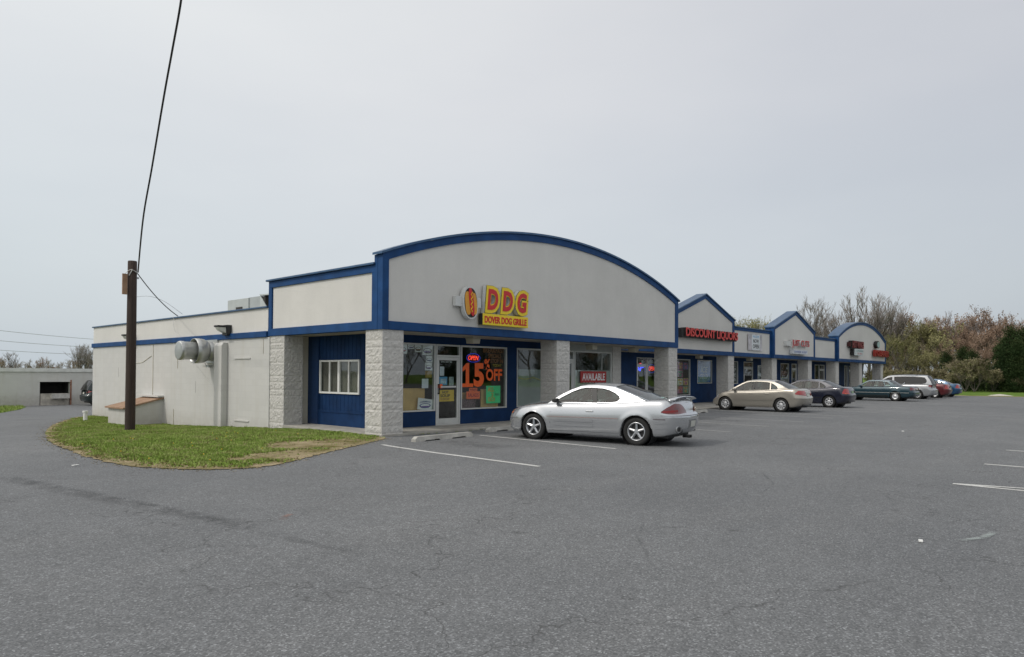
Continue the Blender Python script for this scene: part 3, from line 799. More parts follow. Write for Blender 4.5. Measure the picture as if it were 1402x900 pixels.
C_ = shopfront(S2, 13.1, 57.2, [('win', 15.6, 18.0, .5, 2.5), ('door', 19.45, 20.42, SZ, 2.5), ('win', 20.44, 21.9, .3, 2.5), ('win', 23.0, 25.0, .5, 2.5), ('win', 25.85, 27.65, 1.15, 2.5),
     ('win', 28.5, 29.3, .5, 2.5), ('win', 30.0, 31.2, 1.1, 2.5), ('door', 32.05, 33.45, SZ, 2.5), ('win', 34.2, 35.6, .9, 2.3),
     ('win', 38.1, 39.62, .5, 2.5), ('door', 40.15, 41.1, SZ, 2.5), ('win', 42.5, 44.2, .5, 2.5), ('win', 44.9, 45.85, .5, 2.5), ('door', 45.95, 47.1, SZ, 2.5), ('win', 48.5, 50.3, .5, 2.5),
     ('win', 52.0, 52.85, .5, 2.5), ('door', 53.2, 54.1, SZ, 2.5)])
bx('partition', M['bluebrick'], mall, 13.083, 13.2, 2.2, 4.7, 0, ZB)
# inside of the shops
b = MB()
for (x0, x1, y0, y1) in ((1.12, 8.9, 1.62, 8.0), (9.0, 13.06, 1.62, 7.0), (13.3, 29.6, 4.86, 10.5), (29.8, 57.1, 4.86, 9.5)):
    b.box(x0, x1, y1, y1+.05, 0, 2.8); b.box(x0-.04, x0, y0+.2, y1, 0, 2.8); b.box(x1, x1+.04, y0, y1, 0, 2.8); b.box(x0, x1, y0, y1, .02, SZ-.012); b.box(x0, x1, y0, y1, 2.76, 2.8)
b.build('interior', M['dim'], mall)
# menu boards, counters and shelves in the dim rooms
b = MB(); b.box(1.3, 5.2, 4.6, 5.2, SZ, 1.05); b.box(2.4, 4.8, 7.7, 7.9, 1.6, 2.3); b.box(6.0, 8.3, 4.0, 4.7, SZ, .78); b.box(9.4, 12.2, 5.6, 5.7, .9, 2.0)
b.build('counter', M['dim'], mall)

# ---- window dressing of the corner shop
Yg = S1+.045
bx('half_wall', M['wood'], mall, 1.28, 2.86, S1+.16, S1+.20, .5, 1.18)
bx('half_wall', M['wood'], mall, 5.25, 6.05, S1+.16, S1+.20, .5, 1.12)
o = MB().box(4.24, 4.95, S1+.24, S1+.28, .5, 1.02).build('half_wall', M['wood'], mall)
Yf = S1-.004
def poster(label, x0, x1, z0, z1, m, y=Yg, cat='poster', group=None, name='poster', th=.004, tilt=0):
    o = MB().box(x0, x1, y, y+th, z0, z1).build(name, m)
    return tag(o, label, cat, group)
Mp = {k: mat_plain('print_'+k, c, .6, 0, .05) for k, c in dict(blue=(.03, .06, .25), red=(.42, .03, .03), orange=(.95, .16, .03), green=(.05, .80, .30), yellow=(.75, .50, .02), brown=(.25, .12, .05), cyan=(.10, .35, .65), purple=(.16, .08, .32), dgold=(.30, .19, .04), white=(.82, .83, .83), black=(.02, .02, .02)).items()}
def sub_logo(par, x0, x1, z0, z1, y, c1, c2, word=None):
    """an oval sandwich mark under an arc of lettering"""
    w, h = x1-x0, z1-z0; cx, cz = (x0+x1)/2, z0+h*.42
    for k, (rx, rz, dz, m) in enumerate(((.42, .26, 0, c1), (.34, .17, .03, Mp['white']), (.38, .07, -.10, c2), (.30, .05, -.20, c1))):
        pts = [(cx+w*rx*cos(t*pi/12), cz+dz*h+h*rz*sin(t*pi/12)) for t in range(24)]
        MB().prism(pts, y-.002*(k+1), y-.0005).build('emblem', m, par)
    if word: text('lettering', word, c1, par, x0+w*.1, x1-w*.1, y-.002, z0+h*.70, z0+h*.86, .002, .02, curved=h*.08)
SUBS = [(1.72, 2.08, 2.18, 2.47, 'red'), (2.11, 2.35, 2.33, 2.47, 'purple'), (2.37, 2.63, 2.24, 2.47, 'brown'), (2.66, 3.06, 2.16, 2.47, 'purple'), (2.80, 3.06, 1.95, 2.14, 'blue'), (2.77, 3.05, 1.71, 1.94, 'purple')]
lab = ['white sandwich poster at the far left top corner of the front window', 'smallest white sandwich poster along the top of the front window', 'white sandwich poster with brown mark, third along the window top', 'largest white sandwich poster in the window corner next to the door', 'small white sandwich poster high beside the door, under the corner poster', 'lower of the two small sandwich posters stacked beside the door']
for (x0, x1, z0, z1, c), l in zip(SUBS, lab):
    o = poster(l, x0, x1, z0, z1, Mp['white'], group='sandwich posters in the corner shop window'); sub_logo(o, x0, x1, z0, z1, Yg, Mp['black'], Mp[c])
poster('yellow notice in the window under the sandwich posters', 2.78, 3.03, 1.49, 1.69, Mp['dgold'], cat='notice', name='notice')
poster('plain pale paper taped to the window left of the door', 2.65, 2.90, 1.18, 1.46, M['paper'], cat='notice', name='notice')
o = MB().obox((2.80, Yg+.03, .70), (1, 0, -.13), (0, 1, 0), (.13, 0, 1), .56, .01, .34).build('sandwich_sign', Mp['white'])
tag(o, 'large tilted white sandwich sign leaning at the window foot', 'sign')
sub_logo(o, 2.54, 3.06, .55, .82, Yg+.022, Mp['blue'], Mp['purple'], 'CARMEN\'S')
o = MB().obox((4.62, Yg+.05, .68), (1, 0, .0), (0, 1, 0), (0, 0, 1), .62, .01, .28).build('menu_board', mat_plain('menu_print', (.13, .08, .09), .6, 0, .9, 22))
tag(o, 'dark printed menu board lying behind the window under the orange sign', 'menu board')
# door of the corner shop: address, notices
o = poster('pale letter sheet taped high on the glass door', 3.36, 3.53, 1.55, 1.83, M['paper'], cat='notice', name='notice')
o = poster('blue and white flyer on the glass door at eye height', 3.34, 3.66, 1.27, 1.52, Mp['cyan'], cat='flyer', name='flyer')
MB().box(3.38, 3.62, Yg-.003, Yg-.001, 1.31, 1.46).build('picture', mat_plain('flyer_print', (.45, .6, .75), .6, 0, .4, 15), o)
o = poster('pale grey flyer on the glass door beside the blue one', 3.74, 3.93, 1.25, 1.52, mat_plain('grey_flyer', (.35, .42, .42), .6, 0, .4, 12), cat='flyer', name='flyer')
o = poster('small orange sticker notice by the door handle', 3.24, 3.42, 1.18, 1.30, Mp['orange'], y=S1-.006, cat='sticker', name='sticker')
bx('door_bar', M['alu'], A_[1], 3.36, 3.98, Yg-.06, Yg-.02, 1.19, 1.24)
text('address_lettering', '576-A BAY RD', Mp['white'], A_[1], 3.40, 3.85, Yg-.006, 1.95, 2.0, .002, .02)
o = poster('yellow HOT SOUP notice on the glass door', 3.34, 3.95, .77, 1.12, mat_plain('yellow_card', (.75, .50, .03), .6, 0, .1), cat='notice', name='notice')
text('lettering', 'HOT', Mp['black'], o, 3.46, 3.72, Yg-.001, 1.01, 1.09, .002, .02)
text('lettering', 'SOUP', Mp['black'], o, 3.38, 3.78, Yg-.001, .90, .99, .002, .02)
text('lettering', 'TO THE OUT', Mp['brown'], o, 3.38, 3.76, Yg-.001, .81, .87, .002, .02)
# painted lettering on the right window
op = mat_plain('orange_window_paint', (.95, .13, .012), .5, 0, .12, 6); op.node_tree.nodes['Principled BSDF'].inputs['Emission Strength'].default_value = 0
wp = empty('window_lettering', (0, 0, 0), 0, 'big orange 15% OFF painted across the front window', 'lettering')
MB().prism([(4.25, 1.20), (4.74, 1.20), (4.74, 1.31), (4.56, 1.31), (4.56, 1.95), (4.44, 1.95), (4.27, 1.80), (4.27, 1.68), (4.41, 1.76), (4.41, 1.31), (4.25, 1.31)], S1+.008, S1+.012).build('digit', op, wp)
text('digit', '5', op, wp, 4.76, 5.23, S1+.012, 1.20, 1.96, .004, .05)
text('percent_sign', '%', op, wp, 5.22, 5.50, S1+.012, 1.76, 2.10, .004, .045, shear=.1)
text('word', 'OFF', op, wp, 5.32, 6.08, S1+.012, 1.39, 1.78, .004, .03)
bt = mat_plain('brown_window_paint', (.20, .10, .035), .6, 0, .2)
bl = empty('menu_lettering', (0, 0, 0), 0, 'brown BREAKFAST SPECIALS lettering at the window top right', 'lettering')
text('line', 'BREAKFAST', bt, bl, 5.18, 6.18, S1+.012, 2.30, 2.46, .003, .02)
text('line', 'SPECIALS', bt, bl, 5.42, 6.02, S1+.012, 2.13, 2.27, .003, .02)
text('line', 'STOP IN', bt, bl, 5.52, 6.12, S1+.012, 1.97, 2.10, .003, .02)
text('line', 'TODAY', mat_plain('olive_paint', (.3, .25, .03)), bl, 5.62, 6.05, S1+.012, 1.85, 1.94, .003, .02)
o = poster('bright green handwritten poster low in the right window', 5.37, 6.04, .66, 1.23, Mp['green'])
lo = mat_plain('ochre_marker', (.55, .42, .03), .6)
text('lettering', 'ALL', lo, o, 5.44, 5.74, Yg-.001, 1.04, 1.19, .002, .03); text('lettering', '2', lo, o, 5.60, 5.72, Yg-.001, .88, 1.01, .002, .03); text('lettering', 'GO!', lo, o, 5.46, 5.78, Yg-.001, .72, .86, .002, .03)
text('lettering', 'MENU', Mp['black'], o, 5.78, 5.98, Yg-.001, .90, .98, .002, .0)
o = poster('orange stepped card sign under the painted digits', 4.48, 5.08, .82, 1.06, Mp['orange'], cat='sign', name='card_sign')
MB().box(4.60, 4.96, Yg, Yg+.004, 1.061, 1.17).build('tab', Mp['orange'], o)
text('lettering', 'WRAPS', Mp['red'], o, 4.62, 4.94, Yg-.001, 1.08, 1.15, .002, .02); text('lettering', 'SALADS', Mp['red'], o, 4.55, 5.02, Yg-.001, .88, 1.00, .002, .02)
# neon OPEN
def neon_open(label, cx, cz, w, h, y, red=(1, .06, .03), blu=(.05, .08, 1), s=1.6):
    r = empty('neon_sign', (0, 0, 0), 0, label, 'neon sign')
    b = MB(); b.tube([(cx+w/2*cos(t*pi/16), y, cz+h/2*sin(t*pi/16)) for t in range(33)], .006, 6, False); b.build('border_tube', mat_emit('neon_blue', blu, s*.35), r)
    text('lettering', 'OPEN', mat_emit('neon_red', red, s), r, cx-w*.38, cx+w*.38, y+.004, cz-h*.26, cz+h*.26, .008, -.004, shear=.2); return r
neon_open('neon OPEN sign with blue oval in the corner shop window', 4.78, 2.12, .60, .27, Yg)
neon_open('neon OPEN sign with blue oval inside the liquor shop glass', 21.0, 1.95, .72, .42, S2+.08, s=1.2)
r = empty('neon_sign', (0, 0, 0), 0, 'blue and red neon beer sign inside the liquor shop door', 'neon sign')
b = MB(); b.tube([(19.62, S2+.1, 1.72), (19.75, S2+.1, 1.98), (19.9, S2+.1, 1.84), (20.05, S2+.1, 2.10), (20.2, S2+.1, 2.0)], .045, 6); b.build('blue_tube', mat_emit('neon_blue2', (.04, .07, 1), 2.0), r)
b = MB(); b.tube([(19.7, S2+.1, 2.13), (19.95, S2+.1, 2.2), (20.1, S2+.1, 2.16)], .025, 6); b.build('red_tube', mat_emit('neon_red2', (.9, .02, .04), 1.2), r)
# frosted films on the vacant unit
o = bx('window_film', M['frost'], A_[3], 6.84, 8.71, Yg-.003, Yg+.001, .54, 1.78)
fb = mat_plain('greywhite_film', (.42, .45, .43), .55, 0, .08, 1.5)
bx('window_film', fb, B_[1], 10.06, 12.41, Yg-.01, Yg-.004, .34, 1.78)
bx('window_bar', M['alug'], B_[1], 11.78, 11.83, S1+.0, S1+.06, 1.78, 2.45)
av = poster('red AVAILABLE board fixed to the vacant shop window', 10.36, 12.04, 1.30, 1.74, Mp['red'], y=S1-.04, cat='sign', name='lease_sign', th=.02)
text('lettering', 'AVAILABLE', Mp['white'], av, 10.46, 11.94, S1-.041, 1.39, 1.66, .004, .02)
# yellow ribbon streaks behind frosted glass
b = MB(); b.tube([(6.84, Yg-.008, 1.50), (7.3, Yg-.008, 1.44), (7.7, Yg-.008, 1.50), (8.3, Yg-.008, 1.36), (8.7, Yg-.008, 1.30)], .022, 5)
tag(b.build('paper_streamer', mat_plain('faded_yellow', (.46, .46, .22), .7)), 'faded yellow paper streamer on the frosted window', 'streamer')
# liquor shop windows: collage of posters
rnd = random.Random(21)
cols = [(.45, .08, .05), (.55, .40, .12), (.10, .12, .30), (.6, .6, .55), (.5, .3, .1), (.12, .3, .2), (.35, .1, .2), (.6, .55, .4)]
def collage(tag_, x0, x1, z0, z1, nx, nz, gap=.02, fill=.9, y=S2+.06):
    k = 0
    for i in range(nx):
        for j in range(nz):
            if rnd.random() > fill: continue
            a = x0+(x1-x0)*i/nx+gap; c = x0+(x1-x0)*(i+1)/nx-gap; e = z0+(z1-z0)*j/nz+gap; g_ = z0+(z1-z0)*(j+1)/nz-gap
            cc = rnd.choice(cols)
            o = MB().box(a, c, y, y+.004, e, g_).build('poster', mat_plain('poster_print', cc, .6, 0, .75, 9))
            col_names = {0: 'red', 1: 'ochre', 2: 'dark blue', 3: 'pale', 4: 'orange', 5: 'green', 6: 'maroon', 7: 'cream'}
            row = ('bottom', 'lower', 'middle', 'upper', 'top')[min(4, int(j/max(1, nz-1)*4+.5))] if nz > 1 else 'single'
            cn = ('left', 'centre', 'right')[min(2, i)] if nx > 1 else 'only'
            tag(o, '%s poster, %s row %s column, %s' % (col_names[cols.index(cc)], row, cn, tag_), 'poster', 'posters in the liquor shop windows')
            p = MB(); w, h = c-a, g_-e
            p.box(a+w*.1, c-w*.1, y-.003, y-.001, e+h*.62, g_-h*.12); p.box(a+w*.3, c-w*.25, y-.003, y-.001, e+h*.1, e+h*.5)
            p.build('picture', mat_plain('picture_print', rnd.choice([q for q in cols if q != cc]), .6, 0, .8, 14), o)
collage('liquor window right of the pillar', 23.1, 24.9, .6, 2.35, 3, 4, fill=.95)
collage('liquor window left of the door', 16.6, 17.9, .6, 1.55, 2, 2, fill=1)
o = poster('tall blue beer poster in the framed window of the blue wall', 25.92, 27.58, 1.22, 2.44, mat_plain('blue_poster', (.06, .16, .50), .5, 0, .5, 1.5), y=S2+.05)
text('lettering', 'ICE', mat_plain('silver_print', (.5, .55, .6), .4), o, 26.35, 27.25, S2+.049, 1.78, 2.12, .002, .02, shear=.3)
text('lettering', 'COLD', mat_plain('silver_print2', (.5, .55, .6), .4), o, 26.25, 27.2, S2+.049, 1.42, 1.70, .002, .02, shear=.3)
o = bx('window_panel', mat_plain('green_panel', (.08, .17, .14), .5), C_[5], 28.55, 29.25, S2+.05, S2+.055, .54, 2.46)
o = poster('white strip of writing above the liquor shop door', 19.5, 21.8, 2.40, 2.47, mat_plain('dark_header', (.05, .05, .08)), y=S2-.02, cat='sign', name='door_header_sign', th=.008)
text('lettering', 'COLD BEER  WINE', Mp['white'], o, 19.7, 21.6, S2-.021, 2.415, 2.455, .002, .0)
o = poster('tall dark board with vertical OPEN letters in a narrow window', 30.1, 31.1, 1.16, 2.44, Mp['black'], y=S2+.05, cat='sign', name='vertical_sign')
for i, ch in enumerate('OPEN'): text('letter', ch, Mp['white'], o, 30.78, 31.02, S2+.049, 2.16-i*.3, 2.38-i*.3, .002, .01)
o = poster('pale poster with a dark silhouette in the small window', 34.26, 35.5, .98, 2.24, mat_plain('pale_poster', (.38, .42, .44)), y=S2+.05)
MB().prism([(34.6, 1.3), (35.4, 1.2), (35.45, 2.1), (34.9, 2.2), (34.55, 1.95), (34.9, 1.7)], S2+.046, S2+.049).build('silhouette', Mp['black'], o)
for i, (x0, x1, z0, z1, c, l) in enumerate(((38.2, 39.5, 1.62, 1.95, (.30, .16, .13), 'pinkish banner across the hair salon window'), (38.2, 39.5, 1.05, 1.56, (.35, .33, .30), 'pale panel low in the hair salon window'), (40.5, 40.8, 1.9, 2.1, (.5, .55, .55), 'small pale notice on the hair salon door'))):
    poster(l, x0, x1, z0, z1, mat_plain('salon_print', c, .6, 0, .4, 6), y=S2+.05, cat='notice', name='notice')

# ------------------------------------------------------------------ signs on the fascia
ds = empty('shop_sign', (0, 0, 0), 0, 'red and yellow DDG letters over a yellow name panel with a hot dog emblem', 'sign')
yel = mat_plain('sign_yellow', (.86, .64, .02), .35, 0, .04); red = mat_plain('sign_red', (.60, .015, .02), .35, 0, .05); retw = mat_plain('sign_return', (.62, .63, .62), .4, 0, .05)
def fat_letter(pts_out, name):
    pass
def channel(ch, x0, x1, z0, z1, yf, dy, mback, mface, minner, shear, grow=.0):
    r = text('letter', ch, mface, ds, x0, x1, yf, z0, z1, .012, .095, shear=shear)
    text('return', ch, retw, r, x0-.012, x1+.012, yf+dy, z0-.012, z1+.012, dy-.014, .105, shear=shear)
    text('outline', ch, mback, r, x0-.008, x1+.008, yf-.001+.0, z0-.008, z1+.008, .006, .103, shear=shear)
    text('inner_stroke', ch, minner, r, x0+(x1-x0)*.15, x1-(x1-x0)*.15, yf-.0125, z0+(z1-z0)*.12, z1-(z1-z0)*.12, .010, .04, shear=shear)
    return r
for ch, x0, x1 in (('D', 3.55, 4.20), ('D', 4.20, 4.84), ('G', 4.86, 5.48)):
    channel(ch, x0, x1, 3.38, 4.18, -.14, .135, Mp['black'], yel, red, .12)
p = bx('name_panel', yel, ds, 3.45, 5.45, -.16, -.02, 3.03, 3.36, bevel=.01)
text('lettering', 'DOVER DOG GRILLE', red, p, 3.53, 5.37, -.161, 3.09, 3.29, .01, .03)
bx('panel_edge', Mp['black'], p, 3.436, 3.449, -.16, -.0, 3.03, 3.36)
bx('raceway', retw, ds, 2.45, 3.45, -.10, .03, 3.50, 3.78, bevel=.01)
# plain hot dog cut-out: white backing, bun, sausage with mustard
def oval(cx, cz, rx, rz, rot=0, n=28, p=2.0):
    o = []
    for i in range(n):
        t = 2*pi*i/n; a = rx*math.copysign(abs(cos(t))**(2/p), cos(t)); b_ = rz*math.copysign(abs(sin(t))**(2/p), sin(t))
        o.append((cx+a*cos(rot)-b_*sin(rot), cz+a*sin(rot)+b_*cos(rot)))
    return o
e = MB().prism(oval(2.97, 3.62, .29, .46, .08, p=2.3), -.16, -.02).build('emblem', retw, ds)
MB().prism(oval(2.97, 3.62, .25, .42, .08, p=2.3), -.166, -.161).build('outline', Mp['black'], e)
MB().prism(oval(2.85, 3.60, .11, .33, .10, p=2.6), -.176, -.167).build('bun_half', mat_plain('bun_orange', (.72, .33, .03), .4), e)
MB().prism(oval(3.10, 3.60, .10, .31, .10, p=2.6), -.176, -.167).build('bun_half', mat_plain('bun_orange', (.72, .33, .03), .4), e)
MB().prism(oval(2.98, 3.64, .085, .40, .16, p=2.6), -.186, -.177).build('sausage', red, e)
MB().tube([(2.98+.03*(-1)**i, -.19, 3.36+i*.07) for i in range(9)], .014, 5).build('mustard', yel, e)

def letter_sign(name, label, word, x0, x1, z0, z1, yw, mface, mret, depth=.12, race=None, bold=.02, group=None, space=1.0):
    r = empty(name, (0, 0, 0), 0, label, 'sign', group)
    text('lettering', word, mface, r, x0, x1, yw-depth, z0, z1, .012, bold, space=space)
    text('returns', word, mret, r, x0, x1, yw, z0, z1, depth-.002, bold, space=space)
    if race: bx('raceway', race[0], r, x0-.25, x1+.02, yw-depth*.7, yw+.02, z0+(z1-z0)*race[1], z0+(z1-z0)*race[2])
    return r
brt = mat_plain('liquor_red', (.62, .035, .03), .4, 0, .05)
letter_sign('shop_sign', 'red DISCOUNT LIQUORS block letters on the first peaked gable', 'DISCOUNT LIQUORS', 20.95, 26.95, 3.50, 4.02, G-.08, brt, Mp['black'], .30, (Mp['black'], .04, .92), .03)
bn = poster('white NOW OPEN banner with grey corners on the flat parapet', 29.15, 31.15, 3.12, 4.10, mat_plain('banner_print', (.52, .50, .53), .6, 0, .35, 3), y=G-.02, cat='banner', name='banner', th=.01)
MB().box(29.65, 30.85, G-.024, G-.021, 3.15, 4.06).build('centre_panel', mat_plain('banner_white', (.66, .70, .72), .6), bn)
text('lettering', 'NOW', Mp['black'], bn, 29.85, 30.65, G-.0245, 3.58, 3.80, .002, .02); text('lettering', 'OPEN', Mp['black'], bn, 29.80, 30.70, G-.0245, 3.25, 3.49, .002, .02)
text('lettering', 'WELCOME', Mp['cyan'], bn, 29.80, 30.70, G-.0245, 3.88, 4.02, .002, .0)
js = letter_sign('shop_sign', 'red JUST CUTS letters over a small white panel on the second peaked gable', 'JUST CUTS', 35.0, 38.1, 3.45, 3.98, G-.2, mat_plain('cuts_red', (.58, .015, .03), .4), retw, .22, None, .018)
bx('raceway', retw, js, 34.3, 35.0, G-.34, G-.12, 3.55, 3.85)
q = bx('name_panel', mat_plain('panel_white', (.62, .65, .70), .5), js, 35.2, 37.8, G-.42, G-.16, 3.06, 3.34)
text('lettering', 'BARBER SHOP', mat_plain('panel_blue', (.15, .2, .42)), q, 35.4, 37.6, G-.421, 3.13, 3.27, .006, 0)
dr = mat_plain('dull_red', (.20, .012, .012), .4, 0, .1)
ns = letter_sign('shop_sign', 'dark red NAIL letters above a white box on the far arch', 'HOT WINGS', 47.3, 50.2, 3.82, 4.40, G-.2, dr, Mp['black'], .30, (mat_plain('dark_maroon', (.06, .01, .01)), .2, .8), .05)
ns['label'] = 'dark red HOT WINGS letters on a dark backing, left side of the far arch'
q = empty('shop_sign', (0, 0, 0), 0, 'small white lightbox under the dark red letters on the far arch', 'sign')
bx('panel', mat_plain('lightbox_white', (.60, .66, .66), .5), q, 47.9, 50.1, G-.50, G-.44, 3.26, 3.78); bx('cabinet', Mp['black'], q, 47.85, 50.1, G-.438, G-.19, 3.26, 3.78)
text('lettering', 'CHICKEN', mat_plain('teal_print', (.1, .22, .22)), q, 48.3, 50.0, G-.502, 3.56, 3.70, .005, 0); text('lettering', 'SUBS', mat_plain('pink_print', (.5, .2, .2)), q, 48.5, 49.8, G-.502, 3.34, 3.48, .005, 0)
ck = mat_plain('video_red', (.30, .025, .015), .45, 0, .2)
q = letter_sign('shop_sign', 'long dull red sign box at the right end of the far arch', 'CLEANERS', 54.0, 57.6, 3.36, 3.82, G-.25, mat_plain('brickred', (.36, .04, .025), .4), ck, .26, (ck, -.12, 1.1), .02)
q = empty('shop_sign', (0, 0, 0), 0, 'dark oval sign high at the right of the far arch', 'sign')
MB().prism(oval(54.7, 4.33, .52, .32, 0), G-.40, G-.19).build('cabinet', Mp['black'], q); MB().prism(oval(54.78, 4.33, .40, .25, 0), G-.41, G-.402).build('face', mat_plain('teal_face', (.35, .5, .48)), q)

# ------------------------------------------------------------------ fixtures
def soffit_light(x, y, label):
    r = empty('canopy_light', (x, y, 0), 0, label, 'light fixture', 'canopy lights under the soffit')
    MB().box(-.17, .17, -.17, .17, ZB-.05, ZB-.001).build('base', M['soffit'], r)
    MB().prism([(-.17, ZB-.05), (.17, ZB-.05), (.14, ZB-.20), (-.14, ZB-.20)], -.15, .15).build('lens', mat_plain('prism_lens', (.50, .47, .38), .3), r, bevel=.01)
soffit_light(4.07, .85, 'boxy canopy light over the corner shop door'); soffit_light(10.2, .85, 'boxy canopy light over the vacant unit door'); soffit_light(31.2, 3.95, 'canopy light under the flat parapet'); soffit_light(24.6, 3.95, 'canopy light before the liquor shop window'); soffit_light(13.6, 1.2, 'canopy light beside the inner pillar')
def wall_pack(y, z, label):
    r = empty('wall_light', (0, y, z), 0, label, 'light fixture')
    MB().box(-.16, -.001, -.17, .17, -.17, .17).build('housing', M['black'], r, bevel=.01)
    MB().box(-.45, -.10, -.15, .15, .09, .15).build('visor', M['black'], r, bevel=.01)
    MB().prism([(-.42, .085), (-.17, .085), (-.17, -.09), (-.34, -.02)], -.13, .13).build('lens', mat_plain('lamp_lens', (.55, .56, .52), .2), r)
wall_pack(8.15, 3.0, 'black hooded flood light above the buttress'); wall_pack(16.3, 2.98, 'small flood light on the side wall behind the pole')
# exhaust fan on the side wall, axis along -x
r = empty('exhaust_fan', (0, 9.3, 2.33), 0, 'round galvanised exhaust fan sticking out of the side wall', 'exhaust fan')
MB().box(-.06, 0, -.42, .42, -.40, .40).build('flange', M['galv'], r, bevel=.008)
b = MB(); b.smooth = True; b.lathe([(-.06, .34), (-.20, .33), (-.23, .30), (-.24, .335), (-.34, .40), (-.50, .42), (-.66, .415), (-.665, .40), (-.5, .40), (-.36, .36), (-.3, .2)], axis='x', n=40); b.build('bell_housing', M['galv'], r, recalc=False)
b = MB(); b.smooth = True; b.lathe([(-.35, .29), (-.98, .30), (-1.0, .315), (-1.12, .315), (-1.15, .30), (-1.155, .27), (-1.16, .001)], axis='x', n=40); b.build('motor_cover', M['galv'], r, recalc=False)
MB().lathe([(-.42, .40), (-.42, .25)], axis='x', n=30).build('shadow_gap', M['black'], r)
b = MB(); b.tube([(-.3, -.05, -.40), (-.25, -.08, -.50), (-.15, -.2, -.53), (-.02, -.3, -.50)], .014, 6); b.tube([(-.25, -.08, -.5), (-.3, .12, -.50)], .012, 6); b.box(-.25, -.1, -.22, -.02, -.55, -.47); b.build('drain_spout', M['galv'], r)
# bulkhead cover against the wall
r = empty('cellar_bulkhead', (0, 0, 0), 0, 'low white block bulkhead with a brown sloping lid against the side wall', 'bulkhead')
b = MB(); b.prism([(-1.34, -.7), (0, -.7), (0, .60), (-1.34, .27)], 13.36, 15.05); b.build('walls', M['block'], r)
b = MB(); b.prism([(-1.44, .255), (.0, .615), (.0, .665), (-1.44, .305)], 13.28, 15.13); b.build('lid', M['rust'], r)
bx('ledge', M['block'], r, -.22, 0, 13.3, 15.4, .667, .73)
# white vent stub in the grass
r = empty('pipe_stub', (-1.5, 17.1, gh(-1.5, 17.1)), 0, 'short white pipe stub standing in the grass near the wall corner', 'pipe')
MB().lathe([(-.1, .075), (.34, .075), (.35, .10), (.42, .10), (.42, .02)], axis='z', n=16).build('pipe', M['white'], r, smooth=False)
# parking stops
def wheel_stop(x, y, L, rz, label):
    r = empty('wheel_stop', (x, y, 0), rz, label, 'wheel stop', 'concrete wheel stops at the stall heads')
    b = MB()
    xs = [(-L/2, 1), (-L/2+.08, 0), (-L*.36, 0), (-L*.34, 2), (-L*.12, 2), (-L*.10, 0), (L*.10, 0), (L*.12, 2), (L*.34, 2), (L*.36, 0), (L/2-.08, 0), (L/2, 1)]
    def sec(k):
        z0 = .035 if k == 2 else 0
        if k == 1: return [(-.08, 0), (-.07, .06), (.07, .06), (.08, 0)]
        return [(-.09, z0), (-.06, .12), (.06, .12), (.09, z0)]
    o = 0
    for i, (x_, k) in enumerate(xs): b.v += [(x_, a, c) for a, c in sec(k)]
    for i in range(len(xs)-1):
        for k in range(4): b.face((4*i+k, 4*i+(k+1) % 4, 4*i+4+(k+1) % 4, 4*i+4+k))
    b.face((0, 1, 2, 3)); b.face((4*len(xs)-1, 4*len(xs)-2, 4*len(xs)-3, 4*len(xs)-4))
    b.build('bar', M['kerb'], r); return r
wheel_stop(.82, -1.42, 2.05, R(4), 'concrete wheel stop in the empty first stall by the corner pillar')
wheel_stop(4.1, -.66, 2.05, R(4), 'concrete wheel stop at the nose of the silver coupe')
wheel_stop(12.9, -.30, 2.0, R(3), 'concrete wheel stop in the stall left of the door bay, behind the coupe')
wheel_stop(16.6, -.05, 2.0, R(3), 'concrete wheel stop just left of the beige sedan')
# rooftop unit
r = empty('rooftop_unit', (0, 0, 0), 0, 'grey rooftop air handler with a sloping intake hood', 'air conditioner')
bx('cabinet', mat_plain('unit_grey', (.50, .53, .52), .5, .3, .08), r, 2.0, 3.7, 10.75, 12.4, 3.4, 4.43, bevel=.01)
bx('filter_section', mat_plain('unit_grey2', (.44, .47, .47), .5, .3, .08), r, 2.04, 3.66, 9.9, 10.74, 3.4, 4.44)
b = MB(); b.prism([(9.9, 4.46), (9.9, 3.75), (9.35, 3.75), (9.25, 3.8)], 2.02, 2.05, 'x'); b.prism([(9.9, 4.46), (9.9, 3.75), (9.35, 3.75)], 3.67, 3.70, 'x')
b.prism([(9.93, 4.50), (9.90, 4.45), (9.1, 4.43), (9.1, 4.47)], 2.0, 3.72, 'x'); b.build('hood', mat_plain('unit_light', (.55, .58, .57), .5, .3, .08), r)
bx('louvre', M['dark'], r, 2.06, 3.66, 9.6, 9.88, 3.75, 4.42)
bx('badge', M['dark'], r, 1.985, 1.999, 11.2, 11.7, 3.95, 4.12)
# utility pole
r = empty('utility_pole', (-2.51, 9.56, -.25), 0, 'dark creosoted wooden pole standing in the grass by the side wall', 'pole')
b = MB(); b.smooth = True
b.lathe([(-.2, .155), (0, .150), (1.5, .147), (3.5, .140), (5.36, .132), (5.38, .12), (5.38, .001)], axis='z', n=20); b.build('shaft', M['pole'], r, recalc=False)
bx('board', M['rust'], r, -.30, -.16, -.06, -.01, 4.30, 4.95)
b = MB(); b.tube([(-.12, -.08, 4.9), (-.05, -.15, 5.08), (.06, -.15, 5.02), (.14, -.06, 4.98)], .018, 6); b.tube([(-.23, -.03, 4.95), (-.16, -.09, 5.05), (-.05, -.15, 5.10)], .008, 5); b.lathe([(-.03, .03), (.03, .03)], (.16, -.05, 4.85), 'z', 8); b.build('insulator_bracket', M['galv'], r)
